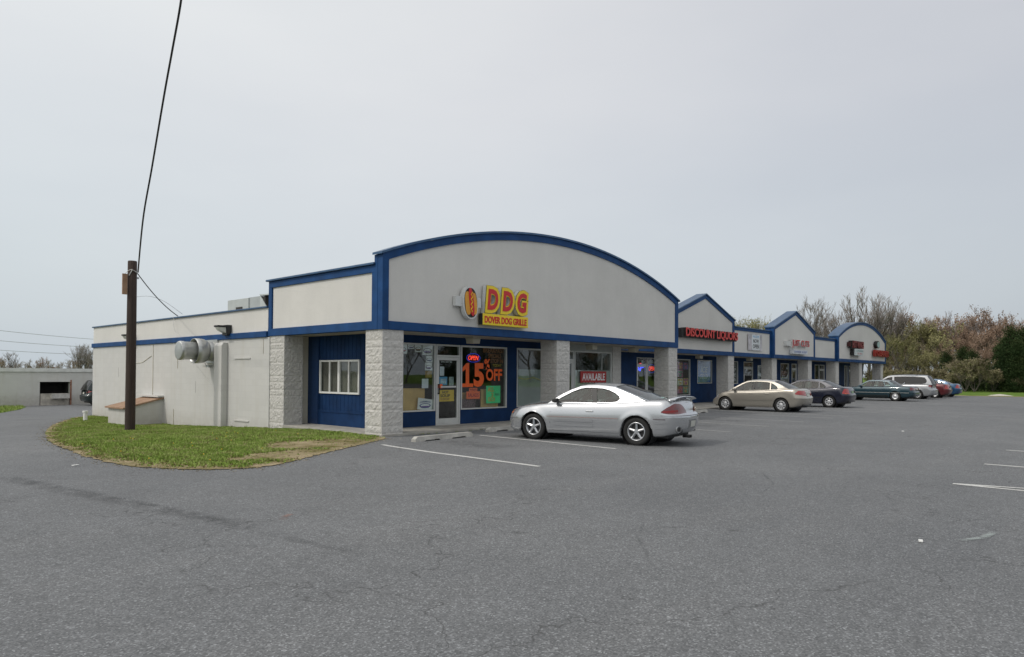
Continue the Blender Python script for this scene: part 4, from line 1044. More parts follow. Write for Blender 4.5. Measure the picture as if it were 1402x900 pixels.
# overhead cables
def cable(label, pts, rad, m=M['black'], sag=0, name='cable'):
    P = [Vector(p) for p in pts]; out = []
    if len(P) == 2:
        for i in range(25):
            t = i/24; q = P[0].lerp(P[1], t); q.z -= 4*sag*t*(1-t); out.append(q)
    else:
        for i in range(len(P)-1):
            p0, p1, p2, p3 = P[max(i-1, 0)], P[i], P[i+1], P[min(i+2, len(P)-1)]
            for j in range(8):
                t = j/8; out.append(.5*((2*p1)+(-p0+p2)*t+(2*p0-5*p1+4*p2-p3)*t*t+(-p0+3*p1-3*p2+p3)*t**3))
        out.append(P[-1])
    b = MB(); b.smooth = True; b.tube(out, rad, 6)
    return tag(b.build(name, m), label, 'cable')
C0 = Vector((-10.985, -14.326, 1.6))
cable('thick black overhead cable rising steeply from the top of the wooden pole', [(-2.38, 9.45, 4.78), (-3.46, 6.16, 5.82), (-3.88, 4.49, 6.82), (-4.46, 2.31, 7.94), (-4.72, 1.26, 8.54), (-5.02, 0.11, 9.13), (-5.25, -0.61, 9.64), (-5.56, -1.52, 10.33)], .022)
cable('thin black cable from the wooden pole down to the roof edge', [(-2.38, 9.45, 4.72), (.1, 12.4, 3.70)], .016, sag=.12)
cable('thin loose wire hanging down the side wall from the roof edge', [(-.07, 12.4, 3.66), (-.10, 12.2, 3.2), (-.03, 11.9, 2.9), (-.03, 10.6, 1.9), (-.03, 8.9, 1.0)], .006, M['galv'])
cable('thin wire loop between the pole and the roof', [(-2.4, 9.6, 4.0), (-1.6, 10.5, 4.15), (-.8, 11.3, 4.08), (.1, 12.0, 3.75)], .006, M['galv'])
# low warehouse across the back of the drive
bg = empty('warehouse', (0, 41.4, 0), 0, 'long low pale warehouse across the end of the side drive', 'building')
bm_ = mat_block('warehouse_wall', (.66, .65, .61), .4, .2, .3)
b = MB()
b.box(-45, 3.05, 0, .3, -1.2, 1.60); b.box(4.85, 22, 0, .3, -1.2, 1.60); b.box(3.05, 4.85, 0, .3, 1.08, 1.60); b.build('wall', bm_, bg)
bx('fascia', mat_plain('pale_fascia', (.70, .70, .66), .6), bg, -45, 22, -.08, .35, 1.60, 1.84)
bx('roof', M['roof'], bg, -45, 22, .36, 30, 1.5, 1.7)
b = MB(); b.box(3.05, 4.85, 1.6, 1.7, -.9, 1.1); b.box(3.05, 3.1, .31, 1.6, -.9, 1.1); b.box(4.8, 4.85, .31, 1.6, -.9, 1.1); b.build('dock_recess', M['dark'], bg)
bx('roller_housing', bm_, bg, 3.05, 4.85, -.05, -.002, .92, 1.08)
bx('dock_gate', mat_plain('old_white', (.50, .46, .40), .8, 0, .35, 3), bg, 3.1, 4.8, .02, .10, -.75, .12)
bx('dock_shelf', mat_plain('old_white2', (.58, .56, .52), .8, 0, .25, 3), bg, 3.7, 4.75, -.35, .018, -.22, .10)
bx('jamb', mat_plain('rusty_jamb', (.30, .15, .10), .9, 0, .4, 5), bg, 4.851, 4.95, -.03, -.001, -.7, 1.05)
# ------------------------------------------------------------------ cars
def lerp(a, b, t): return a+(b-a)*t
def pw(tbl, x):
    """smooth (monotone cubic-ish) interpolation of a table of (x, y)"""
    if x <= tbl[0][0]: return tbl[0][1]
    if x >= tbl[-1][0]: return tbl[-1][1]
    for i in range(len(tbl)-1):
        if x <= tbl[i+1][0]:
            x0, y0 = tbl[i]; x1, y1 = tbl[i+1]; h = x1-x0; t = (x-x0)/h
            d = (y1-y0)/h
            def slope(j):
                if j <= 0 or j >= len(tbl)-1: return None
                a = (tbl[j][1]-tbl[j-1][1])/(tbl[j][0]-tbl[j-1][0]); c = (tbl[j+1][1]-tbl[j][1])/(tbl[j+1][0]-tbl[j][0])
                return 0 if a*c <= 0 else 2*a*c/(a+c)
            m0 = slope(i); m1 = slope(i+1)
            m0 = d if m0 is None else m0; m1 = d if m1 is None else m1
            return (2*t**3-3*t*t+1)*y0+(t**3-2*t*t+t)*h*m0+(-2*t**3+3*t*t)*y1+(t**3-t*t)*h*m1
class Car:
    def __init__(c, **k):
        c.__dict__.update(k)
        c.wf = c.wb/2; c.wr = -c.wb/2
        c.L1 = c.wf+c.fo; c.L0 = c.wr-c.ro
        c.template()
    def template(c):
        P = []
        rf, rr = c.rf, c.rr
        for i in range(28):
            t = i/27*pi/2
            P.append((c.L1-rf+rf*cos(t)**(2/c.nf), sin(t)**(2/c.nf)))
        n = 70
        for i in range(1, n): P.append((lerp(c.L1-rf, c.L0+rr, i/n), 1.0))
        for i in range(22):
            t = pi/2-i/21*pi/2
            P.append((c.L0+rr-rr*cos(t)**(2/c.nr), sin(t)**(2/c.nr)))
        # dedupe and arclength
        Q = [P[0]]
        for p in P[1:]:
            if abs(p[0]-Q[-1][0])+abs(p[1]-Q[-1][1]) > 1e-4: Q.append(p)
        c.T = Q; c.S = [0]
        for a, b in zip(Q, Q[1:]): c.S.append(c.S[-1]+sqrt((a[0]-b[0])**2+((a[1]-b[1])*c.hw)**2))
        c.Smax = c.S[-1]
    def tp(c, s):
        s = max(0, min(c.Smax, s)); lo, hi = 0, len(c.S)-1
        while hi-lo > 1:
            m = (lo+hi)//2
            if c.S[m] <= s: lo = m
            else: hi = m
        t = (s-c.S[lo])/max(1e-9, c.S[hi]-c.S[lo]); a, b = c.T[lo], c.T[hi]
        return lerp(a[0], b[0], t), lerp(a[1], b[1], t)
    def s_at(c, x):
        lo, hi = 0, c.Smax
        for _ in range(40):
            m = (lo+hi)/2
            if c.tp(m)[0] > x: lo = m
            else: hi = m
        return lo
    def plan(c, x):  # half width factor along the car
        f = max(0, (x-c.wf*.55)/(c.L1-c.wf*.55)); r = max(0, (c.wr*.6-x)/(c.wr*.6-c.L0))
        return c.hw*(1-.045*f*f-.04*r*r)
    def surf(c, s, v, clamp=True):
        x, e = c.tp(s)
        wf = smooth01((x-(c.L1-c.rf-.25))/(c.rf+.25)); wr = smooth01(((c.L0+c.rr+.25)-x)/(c.rr+.25))
        zb = pw(c.zbot, x); zt = pw(c.ztop, x)
        z = lerp(zb, zt, v)
        xx = x-pw(c.pf, v)*wf+pw(c.pr, v)*wr
        # flares near the wheels
        y = c.plan(x)*e*pw(c.sec, v)
        if clamp and e > .8:
            for xc in (c.wf, c.wr):
                d = abs(xx-xc)
                if d < c.ra+.10:
                    if d < c.ra: z = max(z, c.rw+sqrt(c.ra*c.ra-d*d)+.0015*v)
                    rr = sqrt(d*d+(z-c.rw)**2)
                    y += .014*max(0, 1-abs(rr-c.ra-.02)/.09)
        return Vector((xx, y, z))
    def nrm(c, s, v):
        e = .004
        a = c.surf(s+e, v, False)-c.surf(s-e, v, False); b = c.surf(s, min(1, v+e), False)-c.surf(s, max(0, v-e), False)
        n = a.cross(b)
        if n.length < 1e-12: return Vector((1, 0, 0))
        n.normalize()
        m = c.surf(s, v, False)
        if n.dot(Vector((m.x*.35, m.y, 0))) < 0: n = -n
        return n
    def v_at(c, s, z):
        x, e = c.tp(s); zb = pw(c.zbot, x); zt = pw(c.ztop, x); return (z-zb)/(zt-zb)
    def side_z(c, s, z): return c.surf(s, max(0, min(1, c.v_at(s, z))), False)
    def patch(c, name, root, mat, s0, s1, zl, zh, off=.004, th=0, ns=12, nz=4, both=True, mirror_only=False, byx=True):
        """patch on the body between s0..s1 (x positions if byx) with lower/upper edge tables over the 0..1 span"""
        if byx: s0, s1 = c.s_at(s0), c.s_at(s1)
        for sg in ((1, -1) if both else (1,)):
            b = MB(); b.smooth = True
            for i in range(ns+1):
                u = i/ns; s = lerp(s0, s1, u)
                a = pw(zl, u) if isinstance(zl, list) else zl; d = pw(zh, u) if isinstance(zh, list) else zh
                for j in range(nz+1):
                    z = lerp(a, d, j/nz); v = max(0.001, min(.999, c.v_at(s, z)))
                    p = c.surf(s, v, False)+c.nrm(s, v)*off
                    b.v.append((p.x, p.y*sg, p.z))
            for i in range(ns):
                for j in range(nz): b.face((i*(nz+1)+j, (i+1)*(nz+1)+j, (i+1)*(nz+1)+j+1, i*(nz+1)+j+1))
            r = b.build(name, mat, root, recalc=False)
        return r
    def across(c, name, root, mat, front, y0, y1, z0, z1, off=.004, ny=14, nz=3):
        """patch across the nose or tail, spanning y0..y1 (both signs)"""
        b = MB(); b.smooth = True
        def s_for(y):
            lo, hi = (0, c.Smax*.3) if front else (c.Smax, c.Smax*.7)
            for _ in range(30):
                m = (lo+hi)/2
                if c.surf(m, .5, False).y < y: lo = m
                else: hi = m
            return lo
        for i in range(ny+1):
            y = lerp(y0, y1, i/ny); s = s_for(abs(y)); sg = 1 if y >= 0 else -1
            for j in range(nz+1):
                z = lerp(z0, z1, j/nz); v = max(.001, min(.999, c.v_at(s, z))); p = c.surf(s, v, False)
                p.x += off if front else -off
                b.v.append((p.x, p.y*sg, p.z))
        for i in range(ny):
            for j in range(nz): b.face((i*(nz+1)+j, (i+1)*(nz+1)+j, (i+1)*(nz+1)+j+1, i*(nz+1)+j+1))
        return b.build(name, mat, root, recalc=False)
    # greenhouse
    def gy(c, x, z):
        zt = pw(c.ztop, x); return c.plan(x)*c.gw-c.tum*(z-zt)-c.tum2*max(0, z-zt)**2
    def build(c, root, paint, mirror_y=False):
        # lower body
        b = MB(); b.smooth = True; b.mat(paint)
        N = 150
        vs = [-.12, 0, .04, .09, .15, .22, .29, .36, .43, .5, .56, .62, .68, .74, .80, .86, .91, .95, .98, 1.0, 1.02]
        ss = [c.Smax*i/N for i in range(N+1)]
        for sg in (1, -1):
            o = len(b.v)
            for s in ss:
                for v in vs:
                    if v < 0: p = c.surf(s, 0); p.y *= .90; p.z += .03
                    elif v > 1:
                        p = c.surf(s, 1); p.y = max(0, p.y-.05*min(1, p.y/.3)); p.z += .006
                    else: p = c.surf(s, v)
                    b.v.append((p.x, p.y*sg, p.z))
            m = len(vs)
            for i in range(N):
                for j in range(m-1):
                    q = [o+i*m+j, o+(i+1)*m+j, o+(i+1)*m+j+1, o+i*m+j+1]
                    P = [Vector(b.v[k]) for k in q]
                    if (P[0]-P[3]).length < .004 and (P[1]-P[2]).length < .004: continue
                    b.face(q if sg == 1 else q[::-1])
        # hood and boot
        def deck(cond, crown, K=10, inset=0):
            st = [s for s in ss if cond(c.tp(s)[0])]
            o = len(b.v)
            for s in st:
                p = c.surf(s, 1); y = max(0, p.y-.05*min(1, p.y/.3))
                for k in range(K+1):
                    t = -1+2*k/K
                    cr = crown*(1-abs(t)**2.2)*min(1, (y/.45)**1.2)
                    bowx = 0
                    b.v.append((p.x+bowx, y*t, p.z+.006+cr))
            for i in range(len(st)-1):
                for k in range(K): b.face((o+i*(K+1)+k, o+i*(K+1)+k+1, o+(i+1)*(K+1)+k+1, o+(i+1)*(K+1)+k))
        deck(lambda x: x > c.cowl-.12, c.crown)
        if c.deck is not None: deck(lambda x: x < c.deck+.12, c.crown2)
        b.build('body', None, root, recalc=False)
        # underside and wheel wells
        u = MB(); u.box(c.L0+.35, c.L1-.35, -c.hw*.80, c.hw*.80, .19, .34); u.box(c.L0+.12, c.L1-.12, -c.hw*.6, c.hw*.6, .30, .42)
        for xc in (c.wf, c.wr):
            for sg in (1, -1):
                pr = [(c.hw*.93*sg, c.ra+.008), (c.hw*.45*sg, c.ra+.0), (c.hw*.45*sg, .01)]
                u.lathe(pr, (xc, 0, c.rw), 'y', 28)
        u.build('underbody', M['seam'], root, recalc=False)
        c.greenhouse(root, paint)
        c.wheels(root)
    def greenhouse(c, root, paint):
        # painted side frames with window holes
        for sg in (1, -1):
            def P(x, z, d=0): return (x, sg*(c.gy(x, z)+d), z)
            poly = [Vector((x, z, 0)) for x, z in c.house]
            # densify rail
            holes = [[Vector((x, z, 0)) for x, z in w] for w in c.windows]
            tris = tessellate_polygon([poly]+holes)
            pts = poly+[q for h in holes for q in h]
            b = MB()
            n = len(pts)
            for q in pts: b.v.append(P(q.x, q.y))
            for q in pts: b.v.append(P(q.x, q.y, -.035))
            for t in tris:
                b.face(t if sg == 1 else t[::-1]); b.face([n+k for k in (t[::-1] if sg == 1 else t)])
            st = 0
            for loop in [poly]+holes:
                m = len(loop)
                for k in range(m): b.face((st+k, st+(k+1) % m, n+st+(k+1) % m, n+st+k))
                st += m
            b.build('window_frame', paint, root, recalc=True)
            if getattr(c, 'bpillar', None):
                g = MB(); q = c.bpillar; g.v = [P(x, z, .003) for x, z in q]; g.face(range(len(q))); g.build('pillar_trim', M['black'], root, recalc=False)
            # black seals and glass
            for w in c.windows:
                cx = sum(p[0] for p in w)/len(w); cz = sum(p[1] for p in w)/len(w)
                b = MB()
                inn = []
                for i, p in enumerate(w):
                    a = Vector(w[i-1]); d = Vector(w[(i+1) % len(w)]); t = (d-a).normalized(); nn = Vector((-t.y, t.x))
                    if nn.dot(Vector((cx-p[0], cz-p[1]))) < 0: nn = -nn
                    inn.append((p[0]+nn.x*.022, p[1]+nn.y*.022))
                m = len(w)
                for q in w: b.v.append(P(q[0], q[1], .002))
                for q in inn: b.v.append(P(q[0], q[1], -.004))
                for i in range(m): b.face((i, (i+1) % m, m+(i+1) % m, m+i))
                b.build('window_seal', M['black'], root, recalc=False)
                g = MB(); tr = tessellate_polygon([[Vector((q[0], q[1], 0)) for q in w]])
                for q in w: g.v.append(P(q[0], q[1], -.010))
                for t in tr: g.face(t)
                g.build('side_window', c.glass, root, recalc=False)
        # windscreen, rear window, roof
        fr = c.front_edge; re = c.rear_edge
        def sheetx(edge, bow0, bow1, cr0, cr1, dirn, name, mat, t0=-1, t1=1, u0=0, u1=1, off=0, K=14, J=10, parent=None):
            b = MB(); b.smooth = True
            for j in range(J+1):
                u = lerp(u0, u1, j/J)
                k = u*(len(edge)-1); i = min(int(k), len(edge)-2); q = Vector(edge[i]).lerp(Vector(edge[i+1]), k-i)
                y = c.gy(q.x, q.y)
                for kk in range(K+1):
                    t = lerp(t0, t1, kk/K)
                    b.v.append((q.x+dirn*(lerp(bow0, bow1, u)*(1-t*t)+off), y*t, q.y+lerp(cr0, cr1, u)*(1-abs(t)**2.5)))
            for j in range(J):
                for kk in range(K): b.face((j*(K+1)+kk, j*(K+1)+kk+1, (j+1)*(K+1)+kk+1, (j+1)*(K+1)+kk))
            return b.build(name, mat, parent or root, recalc=False)
        cr = c.rcrown
        sheetx(fr, c.bow, c.bow*.5, .0, cr, 1, 'windscreen_surround', M['black'], off=-.006, t0=-1.0, t1=-.93); sheetx(fr, c.bow, c.bow*.5, .0, cr, 1, 'windscreen_surround', M['black'], off=-.006, t0=.93, t1=1.0)
        sheetx(fr, c.bow, c.bow*.5, .0, cr, 1, 'windscreen', c.glass, t0=-.97, t1=.97)
        sheetx(re, c.bowr, c.bowr*.5, .0, cr, -1, 'rear_window', c.glass, t0=-.93, t1=.93, u0=.03, u1=.97)
        sheetx(re, c.bowr, c.bowr*.5, .0, cr, -1, 'rear_window_frame', paint if not getattr(c, 'hatch', 0) else paint, t0=-1, t1=-.90, off=-.002); sheetx(re, c.bowr, c.bowr*.5, .0, cr, -1, 'rear_window_frame', paint, t0=.90, t1=1, off=-.002)
        # roof
        rail = [p for p in c.house if p[0] <= fr[-1][0]+1e-6 and p[0] >= re[-1][0]-1e-6 and p[1] >= min(fr[-1][1], re[-1][1])-.02]
        rail = sorted(set(rail), key=lambda p: -p[0])
        xs = [lerp(fr[-1][0], re[-1][0], i/24) for i in range(25)]
        b = MB(); b.smooth = True; K = 16
        rt = sorted([(p[0], p[1]) for p in rail])
        for x in xs:
            z = interp(rt, x); y = c.gy(x, z)
            bf = c.bow*.5*smooth01((x-(fr[-1][0]-.5))/.5); br = c.bowr*.5*smooth01(((re[-1][0]+.5)-x)/.5)
            for k in range(K+1):
                t = -1+2*k/K
                b.v.append((x+(bf-br)*(1-t*t), y*t, z+cr*(1-abs(t)**2.5)))
        for i in range(24):
            for k in range(K): b.face((i*(K+1)+k, i*(K+1)+k+1, (i+1)*(K+1)+k+1, (i+1)*(K+1)+k))
        b.build('roof', paint, root, recalc=False)
        # cabin
        x0 = re[0][0]+.15; x1 = fr[0][0]-.1; bz = pw(c.ztop, 0)
        i_ = MB(); i_.box(x0, x1, -c.hw*.80, c.hw*.80, .34, .42)
        i_.box(x1-.35, x1+.25, -c.hw*.78, c.hw*.78, bz-.30, bz-.03); i_.box(re[0][0]+.02, re[0][0]+.55, -c.hw*.74, c.hw*.74, bz-.25, bz-.02)
        for sg in (1, -1): i_.box(x0, x1, sg*c.hw*.83-.01, sg*c.hw*.83+.01, .4, bz-.01)
        cab = i_.build('cabin', M['dark'], root)
        s_ = MB()
        def seat(x, y, w, zb=.52, h=.72):
            s_.prism([(x+.25, zb), (x-.28, zb-.03), (x-.30, zb-.14), (x+.27, zb-.12)], y-w/2, y+w/2)
            s_.prism([(x-.20, zb), (x-.42, zb+h*.78), (x-.52, zb+h*.77), (x-.34, zb-.05)], y-w/2, y+w/2)
            s_.prism([(x-.40, zb+h*.83), (x-.43, zb+h*1.04), (x-.50, zb+h*1.04), (x-.49, zb+h*.83)], y-w*.28, y+w*.28)
        seat(c.seatx, c.hw*.42, .5, h=c.sh); seat(c.seatx, -c.hw*.42, .5, h=c.sh)
        for yy in (.42, -.42): seat(c.seatx-.88, c.hw*yy, .52, h=c.sh*.9)
        if getattr(c, 'van', 0):
            for yy in (.42, -.42): seat(c.seatx-1.7, c.hw*yy, .5, h=c.sh*.95)
        s_.build('seats', M['seat'], root, bevel=.02)
        sw_ = MB(); cx, cy, cz = x1-.42, c.hw*.42, bz-.03
        sw_.tube([(cx-.07*sin(a)*1, cy+.18*cos(a), cz+.17*sin(a)) for a in [2*pi*k/20 for k in range(21)]], .014, 6, False); sw_.build('steering_wheel', M['black'], root)
        mr = MB(); mr.obox((fr[-1][0]+.03, 0, fr[-1][1]-.10), (1, 0, 0), (0, 1, 0), (0, 0, 1), .03, .22, .06); mr.build('rear_view_mirror', M['black'], root)
    def wheels(c, root):
        R_, w = c.rw, .195
        for xc in (c.wf, c.wr):
            for sg in (1, -1):
                r = empty('wheel', (xc, sg*(c.hw-.025-w/2), R_), 0); r.parent = root
                tr = c.rim
                t = MB(); t.smooth = True
                t.lathe([(-w/2+.02, tr), (-w/2, R_-.05), (-w/2+.01, R_-.015), (-w/2+.03, R_), (w/2-.03, R_), (w/2-.01, R_-.015), (w/2, R_-.05), (w/2-.004, tr+.025), (w/2-.02, tr)], axis='y', n=40)
                t.build('tyre', M['rubber'], r, recalc=False)
                k = sg; d = w/2
                h = MB(); h.smooth = True
                def q(a): return a*k
                h.lathe([(q(d-.018), tr+.004), (q(d-.004), tr-.008), (q(d-.012), tr-.022), (q(d-.07), tr-.035), (q(d-.10), tr-.05)], axis='y', n=40)
                h.smooth = False
                if c.wheel == 'star':
                    for i in range(5):
                        a = 2*pi*i/5+.3
                        u = Vector((cos(a), 0, sin(a))); v = Vector((-sin(a), 0, cos(a)))
                        for (r0, w0, r1, w1) in ((.03, .036, tr-.018, .022),):
                            A = [u*r0+v*w0*.9, u*r0-v*w0*.9, u*r1-v*w1, u*r1+v*w1]
                            f = [p+Vector((0, q(d-.030), 0)) for p in A]; bk = [p+Vector((0, q(d-.075), 0)) for p in A]
                            mid = [u*r0+Vector((0, q(d-.012), 0)), u*r1+Vector((0, q(d-.016), 0))]
                            vs = f+bk+mid
                            h.add(vs, [(0, 3, 9, 8), (1, 8, 9, 2), (0, 4, 7, 3), (1, 2, 6, 5), (2, 3, 7, 6), (2, 9, 3)])
                    h.lathe([(q(d-.01), .001), (q(d-.012), .05), (q(d-.035), .062)], axis='y', n=20)
                    mt = M['alloy']; bg_ = M['black']
                elif c.wheel == 'disc':
                    h.smooth = True
                    h.lathe([(q(d-.012), tr-.02), (q(d-.035), tr-.05), (q(d-.03), tr*.55), (q(d-.015), tr*.42), (q(d+.0), tr*.25), (q(d+.0), .001)], axis='y', n=36)
                    mt = M['hub']; bg_ = M['black']
                else:
                    n = c.holes
                    for i in range(n):
                        a0 = 2*pi*(i-.30)/n; a1 = 2*pi*(i+.30)/n
                        vs = []
                        for rr, aa, dy in ((.07, a0, .018), (.07, a1, .018), (tr-.018, a1*.4+a0*.6+(a1-a0)*.42, .014), (tr-.018, a0*.4+a1*.6-(a1-a0)*.42-(a1-a0)*.2, .014)):
                            vs.append((rr*cos(aa), q(d-dy), rr*sin(aa)))
                        bk = [(p[0], p[1]-q(.04), p[2]) for p in vs]
                        h.add(vs+bk, [(0, 1, 2, 3), (0, 4, 5, 1), (1, 5, 6, 2), (2, 6, 7, 3), (3, 7, 4, 0)])
                    h.smooth = True
                    h.lathe([(q(d-.006), .001), (q(d-.008), .055), (q(d-.018), .085), (q(d-.03), .09)], axis='y', n=24)
                    mt = M['hub']; bg_ = M['black']
                h.build('rim', mt, r)
                MB().lathe([(q(d-.085), tr-.03), (q(d-.085), .001)], axis='y', n=24).build('brake', bg_, r)
    def mirror(c, root, paint, x, z):
        for sg in (1, -1):
            y = c.gy(x, z)
            b = MB(); b.prism([(x+.07, z+.01), (x+.05, z+.085), (x-.05, z+.10), (x-.07, z+.08), (x-.07, z+.01), (x-.02, z-.01)], sg*(y+.06), sg*(y+.20))
            o = b.build('door_mirror', paint, root, bevel=.02)
            MB().box(x-.02, x+.05, min(sg*(y-.02), sg*(y+.07)), max(sg*(y-.02), sg*(y+.07)), z, z+.04).build('arm', M['black'], o)
    def seamx(c, root, xs_z, w=.008, name='door_seam'):
        b = MB()
        for pts in xs_z:
            for sg in (1, -1):
                P = []
                for x, z in pts:
                    s = c.s_at(x); v = max(.002, min(.998, c.v_at(s, z))); p = c.surf(s, v, False)+c.nrm(s, v)*.0015; P.append(Vector((p.x, p.y*sg, p.z)))
                for a, d in zip(P, P[1:]):
                    t = (d-a).normalized(); n = Vector((0, sg, 0)); sd = t.cross(n).normalized()*w/2
                    b.add([a+sd, a-sd, d-sd, d+sd], [(0, 1, 2, 3)])
        return b.build(name, M['seam'], root, recalc=False)
    def handle(c, root, mat, x, z, l=.17):
        for sg in (1, -1):
            b = MB()
            p = c.side_z(c.s_at(x), z); p2 = c.side_z(c.s_at(x-l), z)
            a = Vector(((p.x+p2.x)/2, sg*((p.y+p2.y)/2+.012), z)); d = (p2-p); d.y *= sg
            b.obox(a, d, (0, 1, 0), (0, 0, 1), l, .022, .030)
            b.build('door_handle', mat, root, bevel=.008)
def dense(pts, n=6, close=False):
    """Catmull-Rom through the points"""
    out = []; N = len(pts)
    for i in range(N if close else N-1):
        g_ = (lambda k: Vector(pts[k % N])) if close else (lambda k: Vector(pts[max(0, min(N-1, k))]))
        p0, p1, p2, p3 = g_(i-1), g_(i), g_(i+1), g_(i+2)
        for j in range(n):
            t = j/n; q = .5*((2*p1)+(-p0+p2)*t+(2*p0-5*p1+4*p2-p3)*t*t+(-p0+3*p1-3*p2+p3)*t**3); out.append((q.x, q.y))
    if not close: out.append(tuple(pts[-1]))
    return out
SEC = [(0, .90), (.06, .935), (.18, .965), (.35, .985), (.5, 1.0), (.62, 1.0), (.75, .99), (.86, .972), (.94, .945), (1.0, .905)]
PF = [(0, .10), (.15, .02), (.35, 0), (.5, .015), (.62, .07), (.8, .16), (1, .28)]
PR = [(0, .16), (.15, .06), (.35, .01), (.5, .0), (.58, .03), (.64, .07), (.85, .10), (1, .16)]

# silver two-door coupe -------------------------------------------------
def coupe():
    root = empty('parked_car', (2.42+.86+.16, -4.2, 0), R(99.5), 'silver two-door coupe with a rear spoiler parked nearest the camera', 'car', 'cars parked along the shop fronts')
    c = Car(wb=2.72, fo=.93, ro=1.04, hw=.895, bpillar=[(-.23, .95), (-.11, 1.303), (-.26, 1.298), (-.36, .955)], rw=.318, ra=.372, rim=.212, wheel='star', holes=5, rf=.66, rr=.50, nf=3.0, nr=3.0, gw=.905, tum=.42, tum2=.25,
        zbot=[(-2.4, .30), (-1.9, .22), (-1.0, .185), (1.0, .185), (1.9, .19), (2.33, .20)],
        ztop=[(-2.40, .98), (-2.2, 1.025), (-1.7, 1.02), (-1.0, .965), (0, .925), (.75, .905), (1.3, .865), (1.9, .79), (2.29, .69)],
        sec=SEC, pf=[(0, .04), (.2, 0), (.5, 0), (.62, .01), (.75, .04), (.9, .09), (1, .15)], pr=[(0, .10), (.2, .02), (.4, 0), (.58, .0), (.62, .03), (.66, .07), (.85, .10), (1, .15)], cowl=.95, deck=-1.42, crown=.07, crown2=.035, bow=.16, bowr=.12, rcrown=.055, glass=M['carglass'], seatx=.0, sh=.66,
        front_edge=[(1.0, .90), (.62, 1.13), (.18, 1.325)], rear_edge=[(-1.62, 1.02), (-1.15, 1.18), (-.72, 1.315)],
        house=[(1.0, .88), (.8, 1.02), (.62, 1.13), (.40, 1.24), (.18, 1.325), (0, 1.35), (-.25, 1.358), (-.5, 1.345), (-.72, 1.315), (-.92, 1.25), (-1.15, 1.17), (-1.40, 1.08), (-1.62, 1.0), (-1.3, .95), (-.8, .93), (0, .90)],
        windows=[[(.79, .935), (.60, 1.07), (.38, 1.19), (.17, 1.27), (.02, 1.295), (-.14, 1.30), (-.25, .955), (.2, .945)],
                 [(-.33, .96), (-.24, 1.295), (-.45, 1.283), (-.62, 1.245), (-.78, 1.185), (-.90, 1.11), (-.93, 1.05), (-.86, .985), (-.72, .965)]])
    paint = mat_paint('silver_paint', (.53, .545, .57), .7, .20, .04)
    c.build(root, paint)
    c.mirror(root, M['black'], .70, .935)
    c.seamx(root, [[(.80, .90), (.86, .70), (.88, .45), (.80, .26)], [(-.30, .935), (-.31, .6), (-.31, .24)], [(.80, .235), (-.31, .235)]], w=.013)
    c.patch('side_moulding', root, mat_plain('coral_pinstripe', (.36, .25, .24), .4, .3), .98, -.92, [(0, .583), (1, .59)], [(0, .597), (1, .604)], .007, ns=20, nz=1)
    c.patch('side_moulding', root, mat_plain('dark_strip', (.10, .08, .09), .5), -1.78, -2.05, .605, .622, .005, ns=20, nz=1)
    for z0, hh in ((.49, .03), (.38, .03)):
        b_ = c.patch('door_rib', root, paint, .82, -.28, [(0, z0), (1, z0)], [(0, z0+.006), (.5, z0+hh+.02), (1, z0+hh+.03)], .016, ns=20, nz=3)
        b2 = c.patch('bumper_rib', root, paint, -1.80, -2.12, [(0, z0+.02), (1, z0+.03)], [(0, z0+.05), (1, z0+.04)], .014, ns=12, nz=2)
    c.patch('sill', root, paint, .95, -.95, [(0, .20), (1, .20)], [(0, .25), (1, .255)], .02, ns=20, nz=3)
    sM = c.Smax
    c.patch('tail_lamp', root, M['darkredlens'], -1.99, -2.395, [(0, .76), (.2, .735), (1, .745)], [(0, .79), (.25, .90), (.5, .965), (.75, .95), (1, .81)], .006, ns=20, nz=6)
    c.patch('lamp_band', root, mat_plain('dull_red_lens', (.22, .01, .01), .15), -2.04, -2.33, [(0, .765), (1, .775)], [(0, .80), (1, .83)], .009, ns=14, nz=2)
    c.patch('bumper_line', root, M['seam'], -1.95, c.L0+.005, .695, .702, .003, ns=24, nz=1)
    c.across('bumper_line', root, M['seam'], False, -.75, .75, .695, .703, .003)
    c.across('plate_recess', root, mat_plain('recess_grey', (.22, .225, .23), .5), False, -.26, .26, .385, .60, .003)
    c.across('number_plate', root, M['plate'], False, -.16, .16, .43, .57, .010)
    c.across('bumper_vent', root, M['seam'], False, -.45, .45, .235, .30, .004)
    b = MB(); b.lathe([(-.02, .07), (.012, .07), (.012, .052), (-.02, .045)], (0, 0, 0), 'x', 20); o = b.build('fog_lamp', mat_plain('lamp_ring', (.5, .51, .52), .3, .5), root, recalc=False)
    p = c.side_z(c.s_at(c.L0+.10), .40); o.location = (p.x-.012, p.y, .395); o.rotation_euler = (0, 0, R(-28))
    o2 = MB().lathe([(-.014, .052), (-.014, .001)], (0, 0, 0), 'x', 20).build('lens', M['black'], o, recalc=False)
    e = MB(); e.smooth = True
    for yy in (.30, .38): e.lathe([(-.12, .035), (.05, .035), (.05, .028), (-.10, .028)], (c.L0+.06, yy, .235), 'x', 14)
    e.build('exhaust_tip', M['black'], root, recalc=False)
    # spoiler: wing on feet
    b = MB()
    n = 18
    for i in range(n+1):
        t = -1+2*i/n; y = t*.74; zz = 1.055+.045*(1-t**6)-.02*abs(t)
        ch = .13 if abs(t) < .9 else .12
        x = -2.12-.0*abs(t)
        b.v += [(x+.10, y, zz-.006), (x+.04, y, zz+.020), (x-.10, y, zz+.024), (x-.12, y, zz+.010), (x-.02, y, zz-.012)]
    b.smooth = True
    for i in range(n):
        for k in range(5): b.face((i*5+k, i*5+(k+1) % 5, (i+1)*5+(k+1) % 5, (i+1)*5+k))
    b.face((0, 1, 2, 3, 4)); b.face((n*5+4, n*5+3, n*5+2, n*5+1, n*5))
